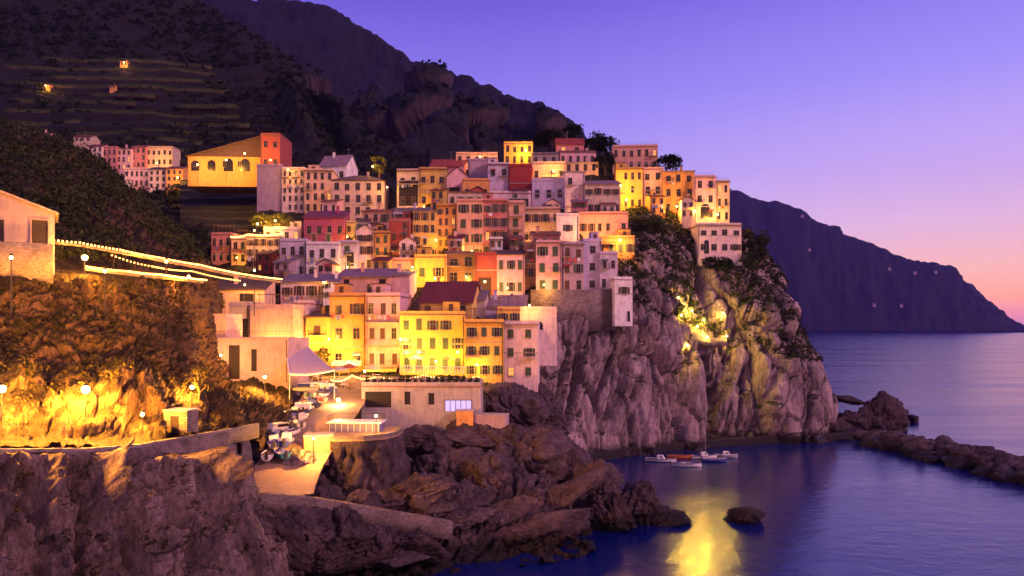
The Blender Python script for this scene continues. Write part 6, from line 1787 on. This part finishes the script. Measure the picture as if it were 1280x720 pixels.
lamp('yellow wall lamp above the boathouse square', 484, 474, 700, D=134, kind='post')
lamp('yellow lamp at the foot of the small yellow house', 394, 452, 900, D=139.5)
lamp('yellow lamp inside the porch of the stone house by the harbour', 253, 402, 650, D=120, kind='wall')
lamp('orange lamp in the open door of the brick red house', 606, 352, 1400, D=173.5, kind='wall', color=(1, .36, .05), r=.3)
lamp('orange wall lamp beneath the pink house with arched shutters', 634, 360, 500, D=173.5, kind='wall', color=(1, .42, .08))
lamp('yellow lamp at the foot of the ochre apartment block', 544, 348, 1100, D=176)
lamp('yellow lamp up the joint of the ochre and orange apartments', 545, 300, 700, D=187.5, kind='wall')
lamp('yellow lamp left of the plain yellow lit base wall', 516, 334, 700, D=176.5)
lamp('orange lamp under the long wall of the orange terrace house', 745, 293, 1500, D=200, kind='wall', color=(1, .36, .05), r=.32)
lamp('orange lamp on the burnt orange balcony house', 775, 300, 1400, D=195.5, kind='wall', color=(1, .38, .06), r=.32)
lamp('yellow lamp under the floodlit yellow front on the ridge', 783, 250, 2600, D=222, r=.3)
lamp('second yellow lamp under the floodlit front, further left', 776, 232, 1300, D=224, kind='wall', r=.3)
lamp('yellow lamp at the foot of the orange brown ridge house', 846, 258, 1800, D=222, r=.3)
lamp('yellow lamp at the foot of the pink ridge house', 869, 264, 2000, D=221, r=.3)
lamp('yellow lamp at the right end of the ridge terrace', 897, 268, 2200, D=221, r=.3)
lamp('yellow lamp in the loggia of the floodlit crest house', 657, 188, 1200, D=242.5, kind='wall', r=.3)
lamp('yellow lamp on the terrace house beside the blood red wall', 692, 214, 1100, D=227, kind='wall', r=.3)
lamp('yellow lamp between the low orange house and the village crest', 600, 196, 500, D=242, kind='wall')
lamp('yellow lamp at the treetop right of the big hip roofed house', 466, 208, 1200, D=233, r=.3)
lamp('yellow lamp at the right foot of the big hip roofed house', 484, 234, 700, D=222)
lamp('yellow lamp left of the yellow lit hedge tree', 322, 280, 2000, D=205, r=.3)
lamp('yellow lamp right of the yellow lit hedge tree', 344, 276, 2000, D=206, r=.3)
lamp('yellow lamp below the peach topped tenement', 413, 262, 900, D=226)
lamp('yellow lamp by the cream tenement with strings of lights, left', 296, 322, 700, D=194)
lamp('yellow lamp by the cream tenement with strings of lights, right', 318, 288, 900, D=190)
lamp('yellow floodlight at the left end of the hillside hall', 247, 206, 2200, D=255, r=.34)
lamp('yellow floodlight before the second arch of the hillside hall', 283, 200, 2600, D=254, r=.34)
lamp('yellow floodlight before the right arches of the hillside hall', 306, 192, 2200, D=254, r=.34)
lamp('yellow floodlight before the lit doorway of the deep red block', 338, 200, 1300, D=253, r=.3, color=(1, .42, .07))
lamp('yellow lamp at the foot of the orange lit far house', 222, 222, 2200, D=307, r=.35)
lamp('yellow lamp before the yellow lit far house', 196, 204, 2600, D=334, r=.35)
lamp('yellow lamp among the pale hamlet houses', 124, 222, 1800, D=308, r=.35, color=(1, .62, .3))
lamp('yellow lamp below the hamlet at the wood edge', 134, 237, 1300, D=300, r=.35)
for lb, px, py in [('yellow lamp beside the lone lit cottage on the terraces', 155, 78), ('orange lamp beside the lone cottage at the far left', 57, 107)]:
    h_ = hit(px, py + 3); lamp(lb, px, py, 900, D=h_.y - 5, kind='post', r=.4, color=(1, .42, .08))
for lb, px, py, pw, D in [('added yellow lamp in the lane between the magenta house and the cream annex', 434, 296, 900, 203), ('added yellow lamp at the foot of the brick orange slice house', 478, 332, 900, 184.5), ('added yellow lamp in the lane under the ochre villa', 530, 258, 900, 221),
        ('added yellow lamp under the salmon apartment house', 590, 314, 700, 186), ('added yellow lamp at the base of the pale salmon house with green balconies', 646, 312, 900, 187), ('added yellow lamp on the wide white salmon terrace', 668, 300, 800, 200),
        ('added yellow lamp below the tall blank white pink tower house', 716, 260, 700, 213), ('added yellow lamp left of the beige house with small arched windows', 764, 262, 900, 210), ('added yellow lamp under the long rose house on the crest', 726, 206, 900, 239),
        ('added yellow lamp by the narrow pink house with stacked windows', 376, 424, 700, 144), ('added yellow lamp on the roof terrace of the pink white upper block', 662, 382, 500, 152), ('added yellow lamp beside the pinkish tall house with two navy windows', 680, 356, 500, 173.5),
        ('added yellow lamp in the recess of the plain lilac house', 434, 334, 600, 182.5), ('added yellow lamp on the white pink narrow house roof edge', 360, 212, 500, 231)]:
    lamp(lb, px, py, pw, D=D, kind='wall')  # lane lamps added to light the bottoms of the facades
lamp('added orange lamp beside the small brown masonry hut at the ramp', 392, 548, 2600, D=93.5, color=(1, .40, .06))  # added lamp, turns the ramp paving orange
lamp('added orange lamp standing on the round bastion', 470, 520, 1100, D=100, color=(1, .42, .07))  # second added lamp for orange light around the ramp
lamp('added yellow wall lamp in the middle of the bright yellow house between two windows', 524, 440, 600, D=141.6, kind='wall')  # small lamp added for a hot spot on the yellow wall
lamp('added yellow wall lamp at the right end of the bright yellow house', 572, 440, 600, D=141.6, kind='wall')  # added like its neighbour, another bright spot on the facade
lamp('added yellow wall lamp low on the tall orange house', 436, 452, 600, D=144.4, kind='wall')  # added low lamp, brightens the orange house front
lamp('added orange lamp on the flat roof of the mauve harbour building', 336, 430, 1500, D=137, color=(1, .42, .07))  # added to throw orange light on the cream block
lamp('added orange lamp at the left end of the mauve harbour building', 276, 444, 900, D=122.5, kind='wall', color=(1, .42, .07))  # added lamp, warms the front of the mauve building
lamp('added yellow lamp in the lane above the rough stone house', 306, 356, 900, D=146, kind='wall')  # added hot spot lamp above the stone house
lamp('added yellow lamp at the top of the lane right of the pink white house', 404, 352, 700, D=160, kind='wall')  # added small lamp, one more light pool in the lane
lamp('added yellow lamp left of the brick red house at the village centre', 583, 346, 900, D=177, kind='wall')  # added wall lamp, brightens the corner by the red house
# string of path lamps on the cliff path
for i, (px, py, lb) in enumerate([(865, 388, 'brightest yellow lamp of the cliff path, at its upper bend'), (852, 394, 'yellow cliff path lamp left of the upper bend'), (848, 372, 'topmost yellow cliff path lamp'), (880, 400, 'yellow cliff path lamp right of the upper bend'),
        (904, 391, 'rightmost yellow lamp of the upper cliff path'), (872, 408, 'yellow cliff path lamp at the middle steps'), (884, 421, 'yellow lamp of the lower cliff path, middle'), (908, 420, 'yellow lamp of the lower cliff path, right'), (860, 432, 'lowest yellow lamp of the cliff path')]):
    rt_ = lamp(lb, px, py, (2400, 1000, 800, 1000, 1400, 900, 1200, 1000, 700)[i], off=1.8, r=.28, color=(1, .60, .05))
    for c_ in rt_.children:
        if c_.type == 'LIGHT': c_.data.specular_factor = .12
# low path walls climbing the cliff
for lb, pts in [('stone path wall climbing the sea cliff, upper flight', [(846, 378), (856, 392), (870, 396), (886, 402), (906, 396)]), ('stone path wall climbing the sea cliff, lower flight', [(906, 424), (892, 426), (876, 424), (866, 418), (858, 436)])]:
    q = []
    for px, py in pts:
        h_ = hit(px, py); q.append((h_.x, h_.y - .9, h_.z))
    wall_strip('path_wall', lb, 'wall', q, .7, 1.5, .35, M['rubble'], 'path walls of the sea cliff')
